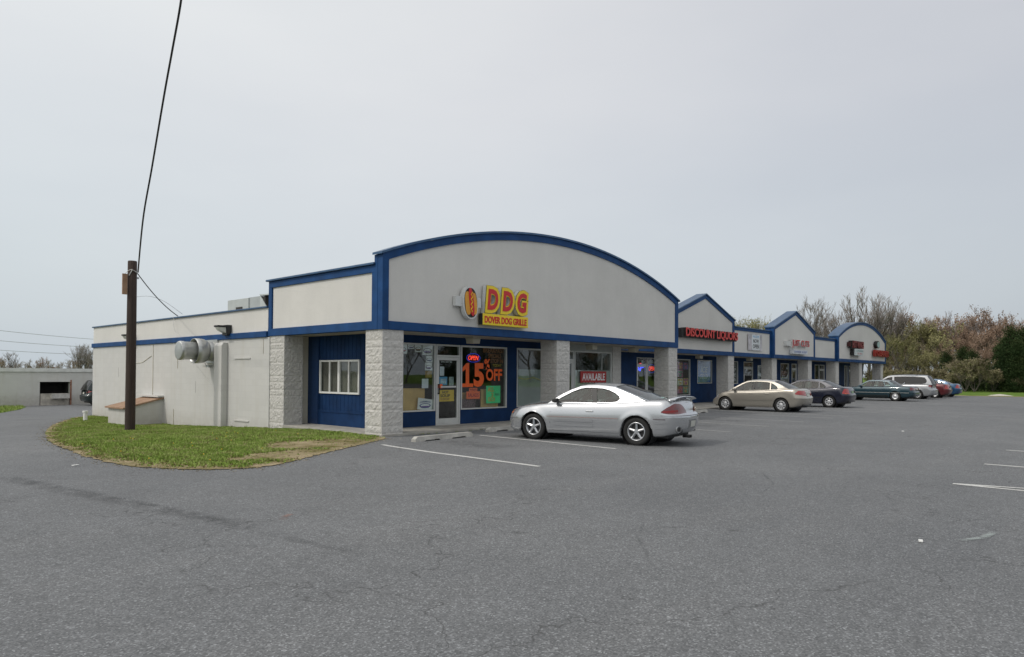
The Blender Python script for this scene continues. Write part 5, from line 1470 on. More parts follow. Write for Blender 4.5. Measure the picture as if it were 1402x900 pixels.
    sp = b.build('spoiler', paint, root)
    for y in (-.66, 0, .66): bx('foot', paint, sp, -2.14, -2.04, y-.06, y+.06, 1.00, 1.06)
    c.patch('headlamp', root, M['clearlens'], 2.02, 2.25, [(0, .64), (1, .60)], [(0, .72), (1, .69)], .006, ns=12, nz=3)
    c.patch('turn_signal', root, M['amber'], 2.02, 2.20, [(0, .645), (.2, .62), (1, .62)], [(0, .67), (.35, .735), (1, .73)], .010, ns=10, nz=3)
    c.across('grille', root, M['seam'], True, -.30, .30, .42, .52, .004)
    c.patch('bumper_line', root, M['seam'], 1.80, 2.33, .515, .521, .003, ns=20, nz=1)
    c.handle(root, paint, -.10, .745, .19)
    text('badge', 'GT', M['seam'], root, 0, .1, 0, 0, .03, .002)
    o = root.children[-1]; bp = c.side_z(c.s_at(.50), .62); o.location = (bp.x, -bp.y*0+0, 0)
    for v in o.data.vertices: v.co = Vector((-(v.co.x), bp.y+.004-(v.co.y), .62+v.co.z))
    MB().box(-.06, .42, -.32, .32, 1.37+.034, 1.37+.042).build('sunroof', M['darkglass'], root)
    return root
coupe()

def sedan(label, x, y, rz, paint, S, group='cars parked along the shop fronts'):
    root = empty('parked_car', (x, y, 0), rz, label, 'car', group)
    c = Car(**S); c.build(root, paint)
    k = S
    c.mirror(root, k.get('mirm', paint), k['house'][0][0]-.32, k['mz'])
    c.seamx(root, k['seams'])
    for h in k['handles']: c.handle(root, k.get('hm', paint), h, k['hz'], .17)
    for (nm, mt, a, b_, zl, zh, off) in k['patches']: c.patch(nm, root, mt if mt else paint, a, b_, zl, zh, off, ns=16, nz=3)
    for (nm, mt, fr_, y0, y1, z0, z1, off) in k['acr']: c.across(nm, root, mt if mt else paint, fr_, y0, y1, z0, z1, off)
    return root, c
SEDAN = dict(bpillar=[(.06, .955), (.03, 1.335), (-.06, 1.34), (-.04, .955)], wb=2.62, fo=.86, ro=.97, hw=.86, rw=.305, ra=.352, rim=.195, wheel='holes', holes=8, rf=.70, rr=.48, nf=2.6, nr=3.0, gw=.905, tum=.36, tum2=.25,
    zbot=[(-2.28, .28), (-1.8, .22), (-1.0, .185), (1.0, .185), (1.8, .20), (2.17, .24)],
    ztop=[(-2.28, .97), (-2.1, 1.01), (-1.6, 1.02), (-1.0, .97), (0, .925), (.85, .905), (1.4, .84), (1.85, .75), (2.17, .63)],
    sec=SEC, pf=PF, pr=PR, cowl=1.12, deck=-1.42, crown=.06, crown2=.03, bow=.15, bowr=.10, rcrown=.05, glass=M['carglass'], seatx=.15, sh=.72,
    front_edge=[(1.18, .90), (.78, 1.14), (.38, 1.345)], rear_edge=[(-1.62, 1.02), (-1.28, 1.19), (-.92, 1.335)],
    house=[(1.18, .88), (.98, 1.03), (.78, 1.14), (.58, 1.25), (.38, 1.345), (.15, 1.385), (-.15, 1.40), (-.5, 1.39), (-.72, 1.37), (-.92, 1.335), (-1.10, 1.27), (-1.28, 1.19), (-1.45, 1.10), (-1.62, 1.02), (-1.3, .97), (-.8, .94), (0, .90)],
    windows=[[(.93, .945), (.76, 1.08), (.56, 1.20), (.36, 1.295), (.17, 1.33), (.03, 1.335), (.06, .955), (.5, .945)],
             [(-.04, .955), (-.06, 1.34), (-.35, 1.34), (-.62, 1.32), (-.74, 1.30), (-.78, .985), (-.4, .965)],
             [(-.83, .99), (-.80, 1.285), (-.92, 1.235), (-1.06, 1.15), (-1.14, 1.05), (-1.10, 1.0)]],
    seams=[[(.96, .90), (1.0, .7), (.96, .3), (.9, .24)], [(0, .92), (0, .6), (0, .24)], [(-.78, .94), (-.79, .75), (-.95, .58), (-.98, .5)], [(.9, .24), (-.9, .24)], [(1.55, .80), (1.95, .62)]],
    handles=[.19, -.60], hz=.80, mz=.935,
    patches=[('side_moulding', None, .93, -.93, .50, .54, .012), ('sill', None, .95, -.95, .20, .25, .016),
             ('tail_lamp', M['redlens'], -1.98, -2.275, [(0, .80), (1, .72)], [(0, .85), (.3, .955), (1, .95)], .006),
             ('headlamp', M['clearlens'], 1.78, 2.10, [(0, .62), (1, .56)], [(0, .73), (1, .68)], .006), ('bumper_line', M['seam'], -1.85, -2.28, .60, .606, .003)],
    acr=[('number_plate', M['plate'], False, -.16, .16, .70, .82, .012), ('bumper_line', M['seam'], False, -.7, .7, .60, .606, .003), ('grille', M['seam'], True, -.3, .3, .50, .58, .004), ('deck_trim', None, False, -.3, .3, .86, .89, .02)])
# positions: rear-left wheel contact of each car is known; nose to the shops
def place(xl, yr, wb, hw): return xl+hw-.05, yr+wb/2
x_, y_ = place(20.25, -2.24, 2.62, .86)
civ, cc = sedan('beige four-door sedan parked second from the camera', x_, y_, R(90), mat_paint('champagne_paint', (.38, .355, .31), .5, .28, .05), SEDAN)
S2_ = dict(SEDAN); S2_.update(hw=.85, wheel='holes', holes=7, fo=.83, ro=.98,
    ztop=[(-2.28, .99), (-2.1, 1.03), (-1.6, 1.04), (-1.0, .985), (0, .935), (.85, .915), (1.4, .85), (1.85, .76), (2.17, .64)],
    patches=[('side_moulding', M['black'], .93, -.93, .50, .53, .010), ('tail_lamp', M['redlens'], -2.0, -2.26, [(0, .72), (1, .70)], [(0, .78), (.35, .97), (1, .95)], .006), ('lamp_clear', M['amber'], -2.10, -2.20, .71, .76, .010),
             ('headlamp', M['clearlens'], 1.78, 2.10, [(0, .62), (1, .56)], [(0, .75), (1, .70)], .006)],
    acr=[('number_plate', mat_plain('green_plate', (.25, .38, .22), .5), False, -.16, .16, .74, .86, .012), ('bumper_line', M['seam'], False, -.7, .7, .62, .628, .003), ('grille', M['seam'], True, -.3, .3, .50, .58, .004)])
x_, y_ = place(26.7, -2.2, 2.62, .85)
sedan('navy blue four-door sedan parked behind the beige sedan', x_, y_, R(90), mat_paint('navy_paint', (.006, .009, .026), .15, .30, .1), S2_)
S3 = dict(SEDAN); S3.update(bpillar=[(.06, .94), (.04, 1.295), (-.06, 1.298), (-.04, .94)], wb=2.76, fo=.98, ro=1.12, hw=.90, rw=.315, ra=.345, rim=.185, wheel='disc', rf=.52, rr=.36, nf=3.2, nr=3.6, gw=.89, tum=.30, tum2=.2,
    zbot=[(-2.5, .30), (-1.8, .24), (1.8, .22), (2.36, .28)],
    ztop=[(-2.5, .90), (-2.3, .935), (-1.5, .945), (0, .92), (.9, .90), (1.5, .86), (2.1, .80), (2.36, .74)],
    pf=[(0, .08), (.2, .0), (.5, .0), (.55, .05), (.8, .08), (1, .14)], pr=[(0, .10), (.2, .0), (.5, .0), (.53, .04), (.8, .06), (1, .10)], cowl=1.0, deck=-1.35, crown=.04, crown2=.03,
    front_edge=[(1.05, .90), (.70, 1.12), (.35, 1.32)], rear_edge=[(-1.50, .95), (-1.22, 1.13), (-.98, 1.30)],
    house=[(1.05, .88), (.88, 1.01), (.70, 1.12), (.52, 1.23), (.35, 1.32), (.1, 1.35), (-.3, 1.355), (-.7, 1.34), (-.98, 1.30), (-1.10, 1.22), (-1.22, 1.13), (-1.36, 1.04), (-1.50, .95), (-1.2, .92), (0, .89)],
    windows=[[(.80, .935), (.66, 1.06), (.48, 1.18), (.32, 1.27), (.1, 1.295), (.04, 1.295), (.06, .94), (.4, .935)],
             [(-.04, .94), (-.06, 1.298), (-.5, 1.295), (-.62, 1.28), (-.74, .945)],
             [(-.80, .95), (-.68, 1.275), (-.86, 1.25), (-.98, 1.15), (-1.08, 1.0), (-1.05, .955)]],
    seams=[[(.90, .90), (.93, .5), (.9, .26)], [(0, .92), (0, .26)], [(-.76, .92), (-.78, .72), (-.98, .55)], [(.9, .26), (-.9, .26)]],
    handles=[.2, -.58], hz=.80, mz=.93,
    patches=[('side_moulding', M['alu'], 2.0, -2.2, .545, .565, .010), ('lower_body', mat_plain('dark_lower', (.012, .02, .022), .5), .95, -.95, .25, .40, .006), ('tail_lamp', M['darkredlens'], -2.30, -2.49, .72, .90, .006), ('headlamp', M['clearlens'], 2.1, 2.33, .62, .74, .006)],
    acr=[('tail_lamp_bar', M['darkredlens'], False, -.8, .8, .74, .88, .006), ('number_plate', M['plate'], False, -.16, .16, .74, .86, .012), ('grille', M['chrome'], True, -.3, .3, .55, .68, .004)])
x_, y_ = place(40.1, -2.08, 2.76, .90)
sedan('dark teal boxy four-door sedan with a chrome side strip', x_, y_, R(88), mat_paint('teal_paint', (.010, .042, .060), .3, .35, .1), S3)
V = dict(SEDAN); V.update(bpillar=None, glass=M['darkglass'], wb=2.90, fo=.94, ro=1.06, hw=.93, rw=.325, ra=.375, rim=.20, wheel='holes', holes=6, rf=.62, rr=.40, nf=2.8, nr=3.2, gw=.93, tum=.22, tum2=.08, van=1, hatch=1,
    zbot=[(-2.5, .28), (-1.8, .22), (1.8, .20), (2.39, .26)],
    ztop=[(-2.52, 1.03), (-2.0, 1.05), (0, 1.03), (.95, 1.02), (1.5, .96), (2.0, .86), (2.39, .70)],
    pr=[(0, .12), (.2, .02), (.5, 0), (.58, .05), (.66, .12), (1, .16)], cowl=1.3, deck=None, crown=.07, crown2=.03, bow=.20, bowr=.10, rcrown=.05, seatx=.35, sh=.95,
    front_edge=[(1.42, 1.0), (.98, 1.33), (.55, 1.62)], rear_edge=[(-2.36, 1.04), (-2.22, 1.36), (-2.03, 1.64)],
    house=[(1.42, .98), (1.2, 1.17), (.98, 1.33), (.76, 1.49), (.55, 1.62), (.3, 1.675), (-.3, 1.70), (-1.0, 1.70), (-1.6, 1.685), (-2.03, 1.64), (-2.13, 1.50), (-2.22, 1.36), (-2.30, 1.20), (-2.36, 1.04), (-1.5, 1.0), (0, 1.0)],
    windows=[[(1.12, 1.08), (.94, 1.25), (.74, 1.40), (.52, 1.53), (.30, 1.58), (.22, 1.585), (.20, 1.07), (.6, 1.07)],
             [(.06, 1.08), (.10, 1.60), (-.5, 1.615), (-1.2, 1.61), (-1.7, 1.59), (-1.88, 1.56), (-2.00, 1.40), (-2.03, 1.25), (-1.95, 1.13), (-1.75, 1.09), (-1, 1.08)]],
    seams=[[(1.15, 1.0), (1.15, .5), (1.05, .28)], [(.14, 1.02), (.14, .28)], [(-.95, 1.02), (-.95, .6)], [(1.05, .27), (-1.0, .27)]],
    handles=[.36, -.05], hz=.90, mz=1.05,
    patches=[('lower_body', mat_paint('grey_lower', (.15, .16, .165), .4, .4, .1), 2.2, -2.5, .24, .52, .006), ('lower_body', mat_paint('grey_lower2', (.15, .16, .165), .4, .4, .1), 1.0, -1.0, .22, .30, .008), ('tail_lamp', M['redlens'], -2.22, -2.48, [(0, .93), (1, .84)], [(0, .955), (.5, 1.0), (1, 1.03)], .008), ('headlamp', M['clearlens'], 1.95, 2.33, .62, .76, .006), ('side_glass_film', M['darkglass'], .1, .12, .9, .91, .001)],
    acr=[('number_plate', M['plate'], False, -.16, .16, .78, .90, .012), ('bumper_line', M['seam'], False, -.75, .75, .66, .67, .003), ('grille', M['seam'], True, -.35, .35, .50, .60, .004)])
V['patches'] = [p for p in V['patches'] if p[0] != 'side_glass_film' and not (p[0] == 'lower_body' and p[2] == 2.2)]
x_, y_ = place(46.3, -2.0, 2.9, .93)
van, vc = sedan('silver minivan with grey lower panels and roof rails', x_, y_, R(90), mat_paint('van_silver', (.36, .37, .385), .5, .32, .05), V)
b = MB()
for sg in (1, -1): b.tube([(-1.85, sg*.66, 1.73), (-1.8, sg*.66, 1.765), (.1, sg*.66, 1.765), (.2, sg*.66, 1.73)], .016, 6)
for x in (-1.3, -.3): b.box(x-.02, x+.02, -.66, .66, 1.755, 1.775)
b.build('roof_rack', M['black'], van)
x_, y_ = place(50.6, -2.25, 2.62, .85)
S4 = dict(S2_); S4['wheel'] = 'disc'
sedan('maroon sedan half hidden behind the silver minivan', x_, y_, R(90), mat_paint('maroon_paint', (.12, .018, .022), .3, .32, .1), S4)
x_, y_ = place(54.4, -2.3, 2.62, .85)
sedan('bright blue sedan at the far end of the row', x_, y_, R(90), mat_paint('blue_paint', (.014, .075, .165), .3, .3, .1), S4)
# dark red van seen through the last bay
V2 = dict(V); V2['patches'] = [p for p in V['patches'] if p[0] != 'lower_body']
sedan('dark red van seen through the open last bay', 66.0, 10.3, R(12), mat_paint('darkred_paint', (.10, .012, .015), .3, .35, .1), V2, None)
# dark van behind the far corner of the building
sedan('dark green van with its tail showing behind the far corner of the side wall', 7.15, 38.2, R(-2), mat_paint('darkgreen_paint', (.020, .032, .032), .3, .35, .1), V2, None)
o = [k for k in bpy.data.objects if k.get('label', '').startswith('dark green van')][0]; o.location.z = gh(6, 38.6)
# ------------------------------------------------------------------ trees
def mat_foliage(name, cols, transl=.0):
    m, nt, b = new_mat(name); v = coords(nt)
    n = noise(nt, v, .55, 4, .6); f = noise(nt, v, 5, 3, .6)
    ad = nd(nt, 'ShaderNodeMath', operation='MULTIPLY_ADD'); lk(nt, f, ad.inputs[0]); ad.inputs[1].default_value = .5; lk(nt, n, ad.inputs[2])
    lk(nt, ramp(nt, ad.outputs[0], [(.5, cols[0]), (.75, cols[1]), (1, cols[2])]).outputs[0], b.inputs['Base Color'])
    b.inputs['Roughness'].default_value = .9; b.inputs['Specular IOR Level'].default_value = .1
    return m
bark = mat_plain('bark', (.11, .095, .082), .95, 0, .25, 3)
twigm = mat_plain('twigs', (.26, .23, .21), .95, 0, .2, 2)
twigr = mat_foliage('red_buds', [(.21, .15, .11), (.29, .205, .15), (.37, .27, .20)])
twigb = mat_foliage('brown_twigs', [(.20, .165, .12), (.29, .24, .175), (.37, .31, .23)])
greeny = mat_foliage('young_leaves', [(.17, .165, .075), (.26, .25, .11), (.36, .345, .17)])
olive = mat_foliage('olive_leaves', [(.15, .15, .08), (.24, .22, .12), (.32, .29, .18)])
cedar = mat_foliage('cedar', [(.018, .035, .014), (.035, .060, .022), (.075, .085, .035)])
def grow(b, tw, p, d, L, r, depth, rnd, spread, up, leaf, leafmb, tipr=.018, kids=(3, 4), shr=.72):
    """one limb: a bent tapering tube, then its children"""
    n = 3; pts = [p]; q = p.copy(); dd = d.copy()
    for i in range(n):
        dd = (dd+Vector((rnd.uniform(-1, 1), rnd.uniform(-1, 1), rnd.uniform(-.4, .8)))*.13+Vector((0, 0, up))).normalized()
        q = q+dd*L/n; pts.append(q.copy())
    rs = [r, r*.85, r*.7, r*.55]
    tgt = b if depth > 1 else tw
    tgt.tube(pts, rs, 5 if depth > 2 else 3, False)
    if leaf and depth <= 1:
        for k in range(leaf):
            t = rnd.random(); i = min(2, int(t*3)); c0 = pts[i].lerp(pts[i+1], t*3-i)+Vector((rnd.gauss(0, 1), rnd.gauss(0, 1), rnd.gauss(0, 1)))*L*.22
            s = rnd.uniform(.05, .11)*leafmb[1]; a = Vector((rnd.gauss(0, 1), rnd.gauss(0, 1), rnd.gauss(0, 1))).normalized(); w = a.orthogonal().normalized()
            leafmb[0].add([c0-a*s, c0+w*s*.6, c0+a*s, c0-w*s*.6], [(0, 1, 2, 3)])
    if depth == 0: return
    for k in range(rnd.randint(*kids)):
        t = rnd.uniform(.35, 1) if k else 1; i = min(2, int(t*3)); c0 = pts[i].lerp(pts[min(3, i+1)], min(1, t*3-i))
        a = rnd.uniform(0, 2*pi); u = dd.orthogonal().normalized(); w = dd.cross(u)
        nd_ = (dd+(u*cos(a)+w*sin(a))*spread*rnd.uniform(.6, 1.2)).normalized()
        grow(b, tw, c0, nd_, L*shr*rnd.uniform(.8, 1.1), max(tipr, r*.55), depth-1, rnd, spread, up, leaf, leafmb, tipr, kids, shr)
PROTO = {}
def make_tree(kind, seed):
    rnd = random.Random(seed); b = MB(); tw = MB(); lf = MB()
    root = empty({'bare': 'bare_tree', 'bud': 'budding_tree', 'brown': 'brown_tree', 'green': 'leafing_tree', 'shrub': 'shrub'}[kind], (0, 0, -50))
    if kind == 'bare':
        for k in range(rnd.choice((1, 2, 3))):
            a = rnd.uniform(0, 6.28)
            grow(b, tw, Vector((cos(a)*.05, sin(a)*.05, 0)), Vector((cos(a)*.18, sin(a)*.18, 1)).normalized(), 3.8, .16, 6, rnd, .46, .10, 0, None, .014, (2, 4), .72)
    elif kind in ('bud', 'brown'):
        grow(b, tw, Vector((0, 0, 0)), Vector((0, 0, 1)), 3.2, .13, 5, rnd, .60, .11, 4, (lf, .85), .020, (3, 3), .72)
    elif kind == 'green':
        for k in range(2):
            a = rnd.uniform(0, 6.28)
            grow(b, tw, Vector((cos(a)*.04, sin(a)*.04, 0)), Vector((cos(a)*.25, sin(a)*.25, 1)).normalized(), 2.6, .09, 5, rnd, .6, .10, 2, (lf, 1.0), .016, (3, 3), .72)
    elif kind == 'shrub':
        for k in range(6):
            a = rnd.uniform(0, 6.28)
            grow(b, tw, Vector((cos(a)*.03, sin(a)*.03, 0)), Vector((cos(a)*.5, sin(a)*.5, 1)).normalized(), 1.3, .035, 4, rnd, .6, .08, 2, (lf, 1.0), .012, (3, 4), .72)
    b.build('trunk', bark, root, recalc=False)
    tm = {'bare': twigm, 'bud': twigr, 'brown': twigb, 'green': olive, 'shrub': twigb}[kind]
    c = MB(); c.mat(tm)
    c.v = tw.v; c.f = tw.f; c.mi = [0]*len(tw.f); c.sm = [False]*len(tw.f)
    if lf.v:
        c.mat({'bud': twigr, 'brown': twigb, 'green': greeny, 'shrub': olive}[kind]); o = c.add(lf.v, lf.f)
    c.build('crown', None, root, recalc=False)
    return root
def make_cedar(seed, H=6.5):
    rnd = random.Random(seed); root = empty('cedar_tree', (0, 0, -50))
    b = MB(); b.lathe([(0, .09), (H*.9, .02)], axis='z', n=6); b.build('trunk', cedar, root, recalc=False)
    lf = MB()
    for k in range(300):
        t = rnd.random()**1.15; z = .1+t*H*.95
        R0 = (H*.27)*(1-t)**.65*(.75+.5*mnoise.noise(Vector((t*4, seed, 0))))+.15
        a = rnd.uniform(0, 6.28); rr = R0*rnd.uniform(.35, 1.08)
        c0 = Vector((cos(a)*rr, sin(a)*rr, z+rnd.uniform(0, .3))); out = Vector((cos(a), sin(a), .9)).normalized()
        for j in range(26):
            p = c0+Vector((rnd.gauss(0, .20), rnd.gauss(0, .20), rnd.gauss(0, .26))); s = rnd.uniform(.05, .11)
            d = (out+Vector((rnd.gauss(0, .5), rnd.gauss(0, .5), rnd.gauss(0, .5)))).normalized(); w = d.orthogonal().normalized()
            w = (w*cos(j)+d.cross(w)*sin(j))
            lf.add([p-d*s*.4-w*s*.5, p+d*s*1.5, p-d*s*.4+w*s*.5], [(0, 1, 2)])
    lf.build('crown', cedar, root, recalc=False); return root
protos = {'bare': [make_tree('bare', s) for s in (1, 2, 3)], 'bud': [make_tree('bud', s) for s in (11, 12, 13)], 'brown': [make_tree('brown', s) for s in (21, 22)],
          'green': [make_tree('green', s) for s in (31, 32, 33)], 'shrub': [make_tree('shrub', s) for s in (41, 42)], 'cedar': [make_cedar(51), make_cedar(52)]}
used = set()
hgt = {}
for k, l in protos.items():
    for r in l: hgt[r.name] = max(max(v.co.z for v in c.data.vertices) for c in r.children)
def plant(kind, x, y, H, label, group, wide=1.0, rnd=random.Random(77), z=0, cat='tree'):
    src = rnd.choice(protos[kind]); k = H/hgt[src.name if src.name in hgt else src.name]
    if src.name in used:
        r = src.copy(); COL.objects.link(r)
        for ch in src.children:
            c = ch.copy(); COL.objects.link(c); c.parent = r
    else: used.add(src.name); r = src
    r.location = (x, y, z); r.rotation_euler = (0, 0, rnd.uniform(0, 6.28)); r.scale = (k*wide, k*wide, k)
    return tag(r, label, cat, group)
CX, CY = -10.985, -14.326
def polar(px, dist):
    """point on the ground seen in the photo's column px, at a distance"""
    az = math.radians(47.944)+math.atan((px-701)/964.65)
    return CX+sin(az)*dist, CY+cos(az)*dist
rt = random.Random(4)
GW = 'trees of the wood beyond the lot'
# tall bare trees behind the far arch
for px, d, H, wd, l in ((1122, 110, 11.6, 1.0, 'bare tree between the two left bare trees behind the far arch'), (1176, 110, 12.3, 1.0, 'bare tree behind the crown of the far arch'), (1203, 112, 12.9, 1.0, 'bare tree rising between the two big ones right of the arch crown'), (1112, 104, 12.6, 1.1, 'tall bare tree above the flat parapet between the second gable and the far arch'), (1134, 108, 12.4, 1.0, 'tall bare tree just left of the far arch'), (1160, 106, 11.0, .9, 'bare tree rising behind the left shoulder of the far arch'),
                     (1190, 104, 13.3, 1.15, 'broad bare tree behind the right half of the far arch, the tallest'), (1214, 108, 12.8, 1.1, 'wide bare tree right of the far arch'), (1098, 112, 10.4, 1.0, 'bare tree over the right slope of the second gable'),
                     (1312, 118, 11.2, .8, 'slender bare tree rising over the reddish wood'), (1268, 116, 10.2, .8, 'thin bare tree over the brown part of the wood'), (1328, 120, 10.4, .8, 'bare tree beside the slender one over the reddish wood')):
    x, y = polar(px, d); plant('bare', x, y, H, l, 'bare trees behind the shops', wd)
for i in range(9):
    px = 1085+i*17+rt.uniform(-5, 5); x, y = polar(px, rt.uniform(96, 108)); plant('green', x, y, rt.uniform(6.0, 7.8), 'young yellow-green tree behind the far shops', 'leafing trees behind the shops', 1.1)
for px, d, H in ((1012, 100, 9.9), (1028, 98, 9.3), (1042, 100, 9.8), (1038, 103, 9.0), (1020, 104, 8.5)):
    x, y = polar(px, d); plant('green', x, y, H, 'tip of a pale leafing tree over the flat parapet', 'leafing trees over the flat parapet', .7)
# the wood: rows getting taller towards the back
def wood_top(px):
    return interp([(1200, 7.6), (1235, 8.6), (1262, 9.3), (1300, 9.3), (1340, 9.6), (1400, 9.2), (1460, 8.8), (1700, 9)], px)
for row, (d0, hk, n) in enumerate(((123, 1.06, 52), (117, .98, 50), (111, .80, 44), (105, .58, 38))):
    for i in range(n):
        px = 1205+(i+rt.uniform(-.3, .3))*(560/n)
        x, y = polar(px, d0+rt.uniform(-3, 3))
        H = wood_top(px)*hk*rt.uniform(.82, 1.06)*(d0/110)
        warm = px > 1262
        kind = rt.choice(['bud', 'bud', 'bud', 'brown']) if warm else rt.choice(['brown', 'brown', 'green', 'bud'])
        if px < 1290 and row > 0 and rt.random() < .35: kind = 'green'
        lb = {'bud': 'reddish budding tree in the wood', 'brown': 'brown twiggy tree in the wood', 'green': 'yellow-green leafing tree in the wood'}[kind]
        lb += (', back row', ', third row', ', second row', ', front row')[row] + ' beyond the lot'
        plant(kind, x, y, H, lb, GW, 1.15)
for px, d, H, l in ((1296, 101, 5.0, 'dark cedar behind the blue sedan side of the wood edge'), (1318, 99, 5.5, 'brownish cedar left of the twiggy shrub'), (1332, 98, 5.0, 'dark cedar right behind the pale twiggy shrub'), (1368, 97, 5.7, 'tall dark cedar at the right of the wood edge'),
                 (1385, 96, 7.9, 'tallest dark cedar near the right edge of the picture'), (1394, 95, 6.2, 'dark cedar in front of the tallest one at the right edge'), (1376, 98, 6.4, 'dark cedar between the tall one and the tallest one at right'), (1402, 98, 7.8, 'dark cedar cut by the right picture edge'), (1352, 101, 4.0, 'small cedar between the two dark groups'), (1430, 97, 6.5, 'dark cedar beyond the right picture edge'), (1480, 99, 5.5, 'smaller cedar beyond the right picture edge')):
    x, y = polar(px, d); plant('cedar', x, y, H, l, 'dark cedars at the wood edge', 1.15)
for i in range(34):
    px = 1195+i*9.5+rt.uniform(-3, 3); x, y = polar(px, rt.uniform(95, 104)); plant('shrub', x, y, rt.uniform(1.4, 3.0), 'twiggy grey-green shrub along the wood edge', 'shrubs along the wood edge', 1.2, cat='shrub')
for px in (1322, 1334): x, y = polar(px, 93); plant('shrub', x, y, 3.9, 'large pale twiggy shrub before the cedars', 'large pale shrubs before the cedars', 1.1, cat='shrub')
# treeline far left behind the warehouse
for i in range(34):
    px = -60+i*7+rt.uniform(-4, 4); x, y = polar(px, rt.uniform(118, 135)); kind = rt.choice(['brown', 'brown', 'brown', 'bud'])
    plant(kind, x, y, rt.uniform(3.0, 3.9), {'brown': 'low brown tree', 'cedar': 'low dark evergreen', 'bud': 'low reddish tree'}[kind]+' on the skyline behind the warehouse', 'low trees behind the warehouse', 1.3)
for px, d, H, l in ((106, 110, 5.6, 'bare tree on the skyline over the warehouse, left of the wall corner'), (118, 108, 5.3, 'bare tree on the skyline just left of the building corner'), (127, 106, 5.3, 'bare tree half behind the building corner'), (17, 120, 4.6, 'small bare tree on the far left skyline')):
    x, y = polar(px, d); plant('bare', x, y, H, l, 'bare trees behind the warehouse', 1.1)
# treeline across the road behind the viewer (reflected in the shop windows)
for i in range(60):
    plant(rt.choice(['brown', 'cedar', 'cedar', 'bud']), -60+i*4+rt.uniform(-2, 2), -79+rt.uniform(-5, 5), rt.uniform(8, 12), 'tree across the road, mirrored in the shop windows', 'trees across the road', 1.5)
b = MB(); b.prism([(-1, 0), (9, 0), (9, 3), (4, 5), (-1, 3)], -56, -48); tag(b.build('house', mat_plain('house_siding', (.6, .6, .56))), 'pale house across the road, mirrored in the shop windows', 'house')
for k, l in protos.items():
    for r in l:
        if r.name not in used:
            for c in list(r.children): bpy.data.objects.remove(c)
            bpy.data.objects.remove(r)
# gravel heap on the far grass
b = MB(); b.smooth = True; n = 26
rg = random.Random(2)
for i in range(5):
    for k in range(n):
        a = 2*pi*k/n; rr = (1-i/4)*(1+.18*mnoise.noise(Vector((cos(a)*2, sin(a)*2, i))))
        b.v.append((1.0*rr*cos(a), 3.2*rr*sin(a), (i/4)**.8*.30+rg.uniform(-.02, .02)))
for i in range(4):
    for k in range(n): b.face((i*n+k, i*n+(k+1) % n, (i+1)*n+(k+1) % n, (i+1)*n+k))
o = b.build('gravel_heap', mat_plain('pale_gravel', (.50, .47, .42), .95, 0, .3, 6, 0, .8, 20), recalc=False); o.location = (64.5, -4.6, -.04); o.scale = (.5, .3, .5); tag(o, 'low pale gravel heap on the grass at the far edge of the lot', 'gravel heap')
# far transmission wires at left
for i, (z0, z1) in enumerate(((7.6, 6.6), (6.2, 5.4), (4.9, 4.3))):
    x0, y0 = polar(-140, 105); x1, y1 = polar(160, 128)
    cable(('highest', 'middle', 'lowest')[i]+' of the three faint power wires over the warehouse', [(x0, y0, z0), (x1, y1, z1)], .03, M['galv'], .3, 'power_wire')

# ------------------------------------------------------------------ light, sky, camera
scene.world = bpy.data.worlds.new('World'); w = scene.world; w.use_nodes = True; nt = w.node_tree
bgk = nt.nodes['Background']
SUN = Vector((-.70, .30, .80)).normalized()
elev = math.asin(SUN.z); az = math.atan2(SUN.x, SUN.y)
sky = nt.nodes.new('ShaderNodeTexSky'); sky.sky_type = 'NISHITA'; sky.sun_disc = False; sky.sun_elevation = elev; sky.sun_rotation = az
sky.air_density = 1.2; sky.dust_density = 4.0; sky.ozone_density = 1.5
tc = nt.nodes.new('ShaderNodeTexCoord')
sx = nt.nodes.new('ShaderNodeSeparateXYZ'); lk(nt, tc.outputs['Generated'], sx.inputs[0])
# thin overcast: pale grey veil, bluer and darker towards the horizon away from the sun
veil = ramp(nt, sx.outputs[2], [(0, (6.3, 7.1, 7.75)), (.12, (7.0, 7.6, 8.0)), (.35, (7.9, 8.1, 8.3)), (1, (8.3, 8.3, 8.3))]).outputs[0]
dt = nd(nt, 'ShaderNodeVectorMath', operation='DOT_PRODUCT'); lk(nt, tc.outputs['Generated'], dt.inputs[0]); dt.inputs[1].default_value = SUN
glow = ramp(nt, dt.outputs['Value'], [(0, (.93, .92, .93)), (.35, (1.02, 1.02, 1.01)), (.75, (1.20, 1.18, 1.14)), (1, (2.0, 1.95, 1.85))]).outputs[0]
v2 = mixc(nt, 1.0, veil, glow, 'MULTIPLY')
cm_ = nd(nt, 'ShaderNodeMapping'); cm_.inputs['Rotation'].default_value = (.5, .2, .6); cm_.inputs['Scale'].default_value = (.8, 1.0, 2.6); lk(nt, tc.outputs['Generated'], cm_.inputs[0])
cn = noise(nt, cm_.outputs[0], 1.5, 5, .5)
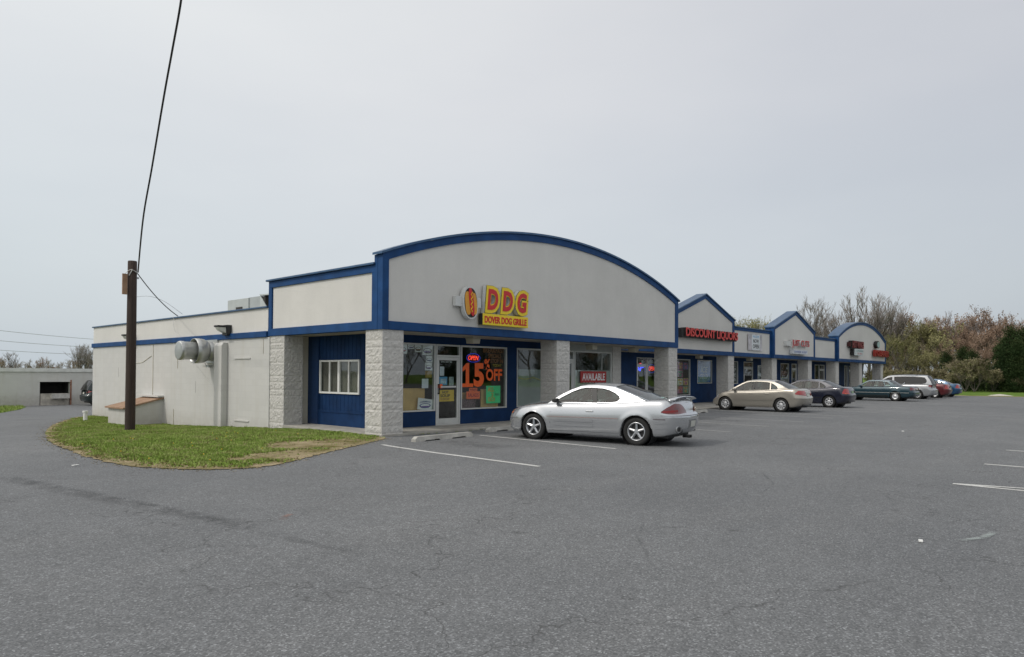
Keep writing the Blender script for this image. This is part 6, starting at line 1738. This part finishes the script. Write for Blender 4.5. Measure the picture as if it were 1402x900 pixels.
d2 = nd(nt, 'ShaderNodeVectorMath', operation='DOT_PRODUCT'); lk(nt, tc.outputs['Generated'], d2.inputs[0]); d2.inputs[1].default_value = (sin(R(36))*cos(R(26)), cos(R(36))*cos(R(26)), sin(R(26)))
v2 = mixc(nt, 1.0, v2, ramp(nt, d2.outputs['Value'], [(0, (1, 1, 1)), (.62, (.90, .90, .91)), (.85, (1.02, 1.02, 1.02)), (1, (1.13, 1.125, 1.11))]).outputs[0], 'MULTIPLY')
v3 = mixc(nt, 1.0, v2, ramp(nt, cn, [(.3, (.925, .935, .95)), (.7, (1.05, 1.045, 1.035))]).outputs[0], 'MULTIPLY')
fin = mixc(nt, .82, sky.outputs[0], v3)
lk(nt, fin, bgk.inputs[0]); bgk.inputs[1].default_value = .1
sl = bpy.data.lights.new('sun', 'SUN'); sl.energy = 1.15; sl.angle = R(2.5); sl.color = (1, .95, .87)
so = bpy.data.objects.new('sun', sl); COL.objects.link(so); so.rotation_euler = (-SUN).to_track_quat('-Z', 'Y').to_euler()
cam = bpy.data.cameras.new('camera'); co = bpy.data.objects.new('camera', cam); COL.objects.link(co)
cam.sensor_width = 36; cam.lens = 964.65/1402*36; cam.shift_y = 46.155/1402; cam.clip_end = 3000
yaw, pt, rl = math.radians(47.944), math.radians(1.0), math.radians(.329)
fw = Vector((sin(yaw)*cos(pt), cos(yaw)*cos(pt), sin(pt))); rt_ = Vector((cos(yaw), -sin(yaw), 0)); up = rt_.cross(fw)
r2 = rt_*cos(rl)+up*sin(rl); u2 = up*cos(rl)-rt_*sin(rl)
mt = Matrix((r2, u2, -fw)).transposed().to_4x4(); mt.translation = C0; co.matrix_world = mt
scene.camera = co
scene.render.resolution_x, scene.render.resolution_y = 1024, 657
vs_ = scene.view_settings; vs_.view_transform = 'Standard'; vs_.look = 'None'; vs_.exposure = 0; vs_.gamma = 1; vs_.use_curve_mapping = False
scene.render.engine = 'CYCLES'
scene.cycles.max_bounces = 8; scene.cycles.transparent_max_bounces = 24
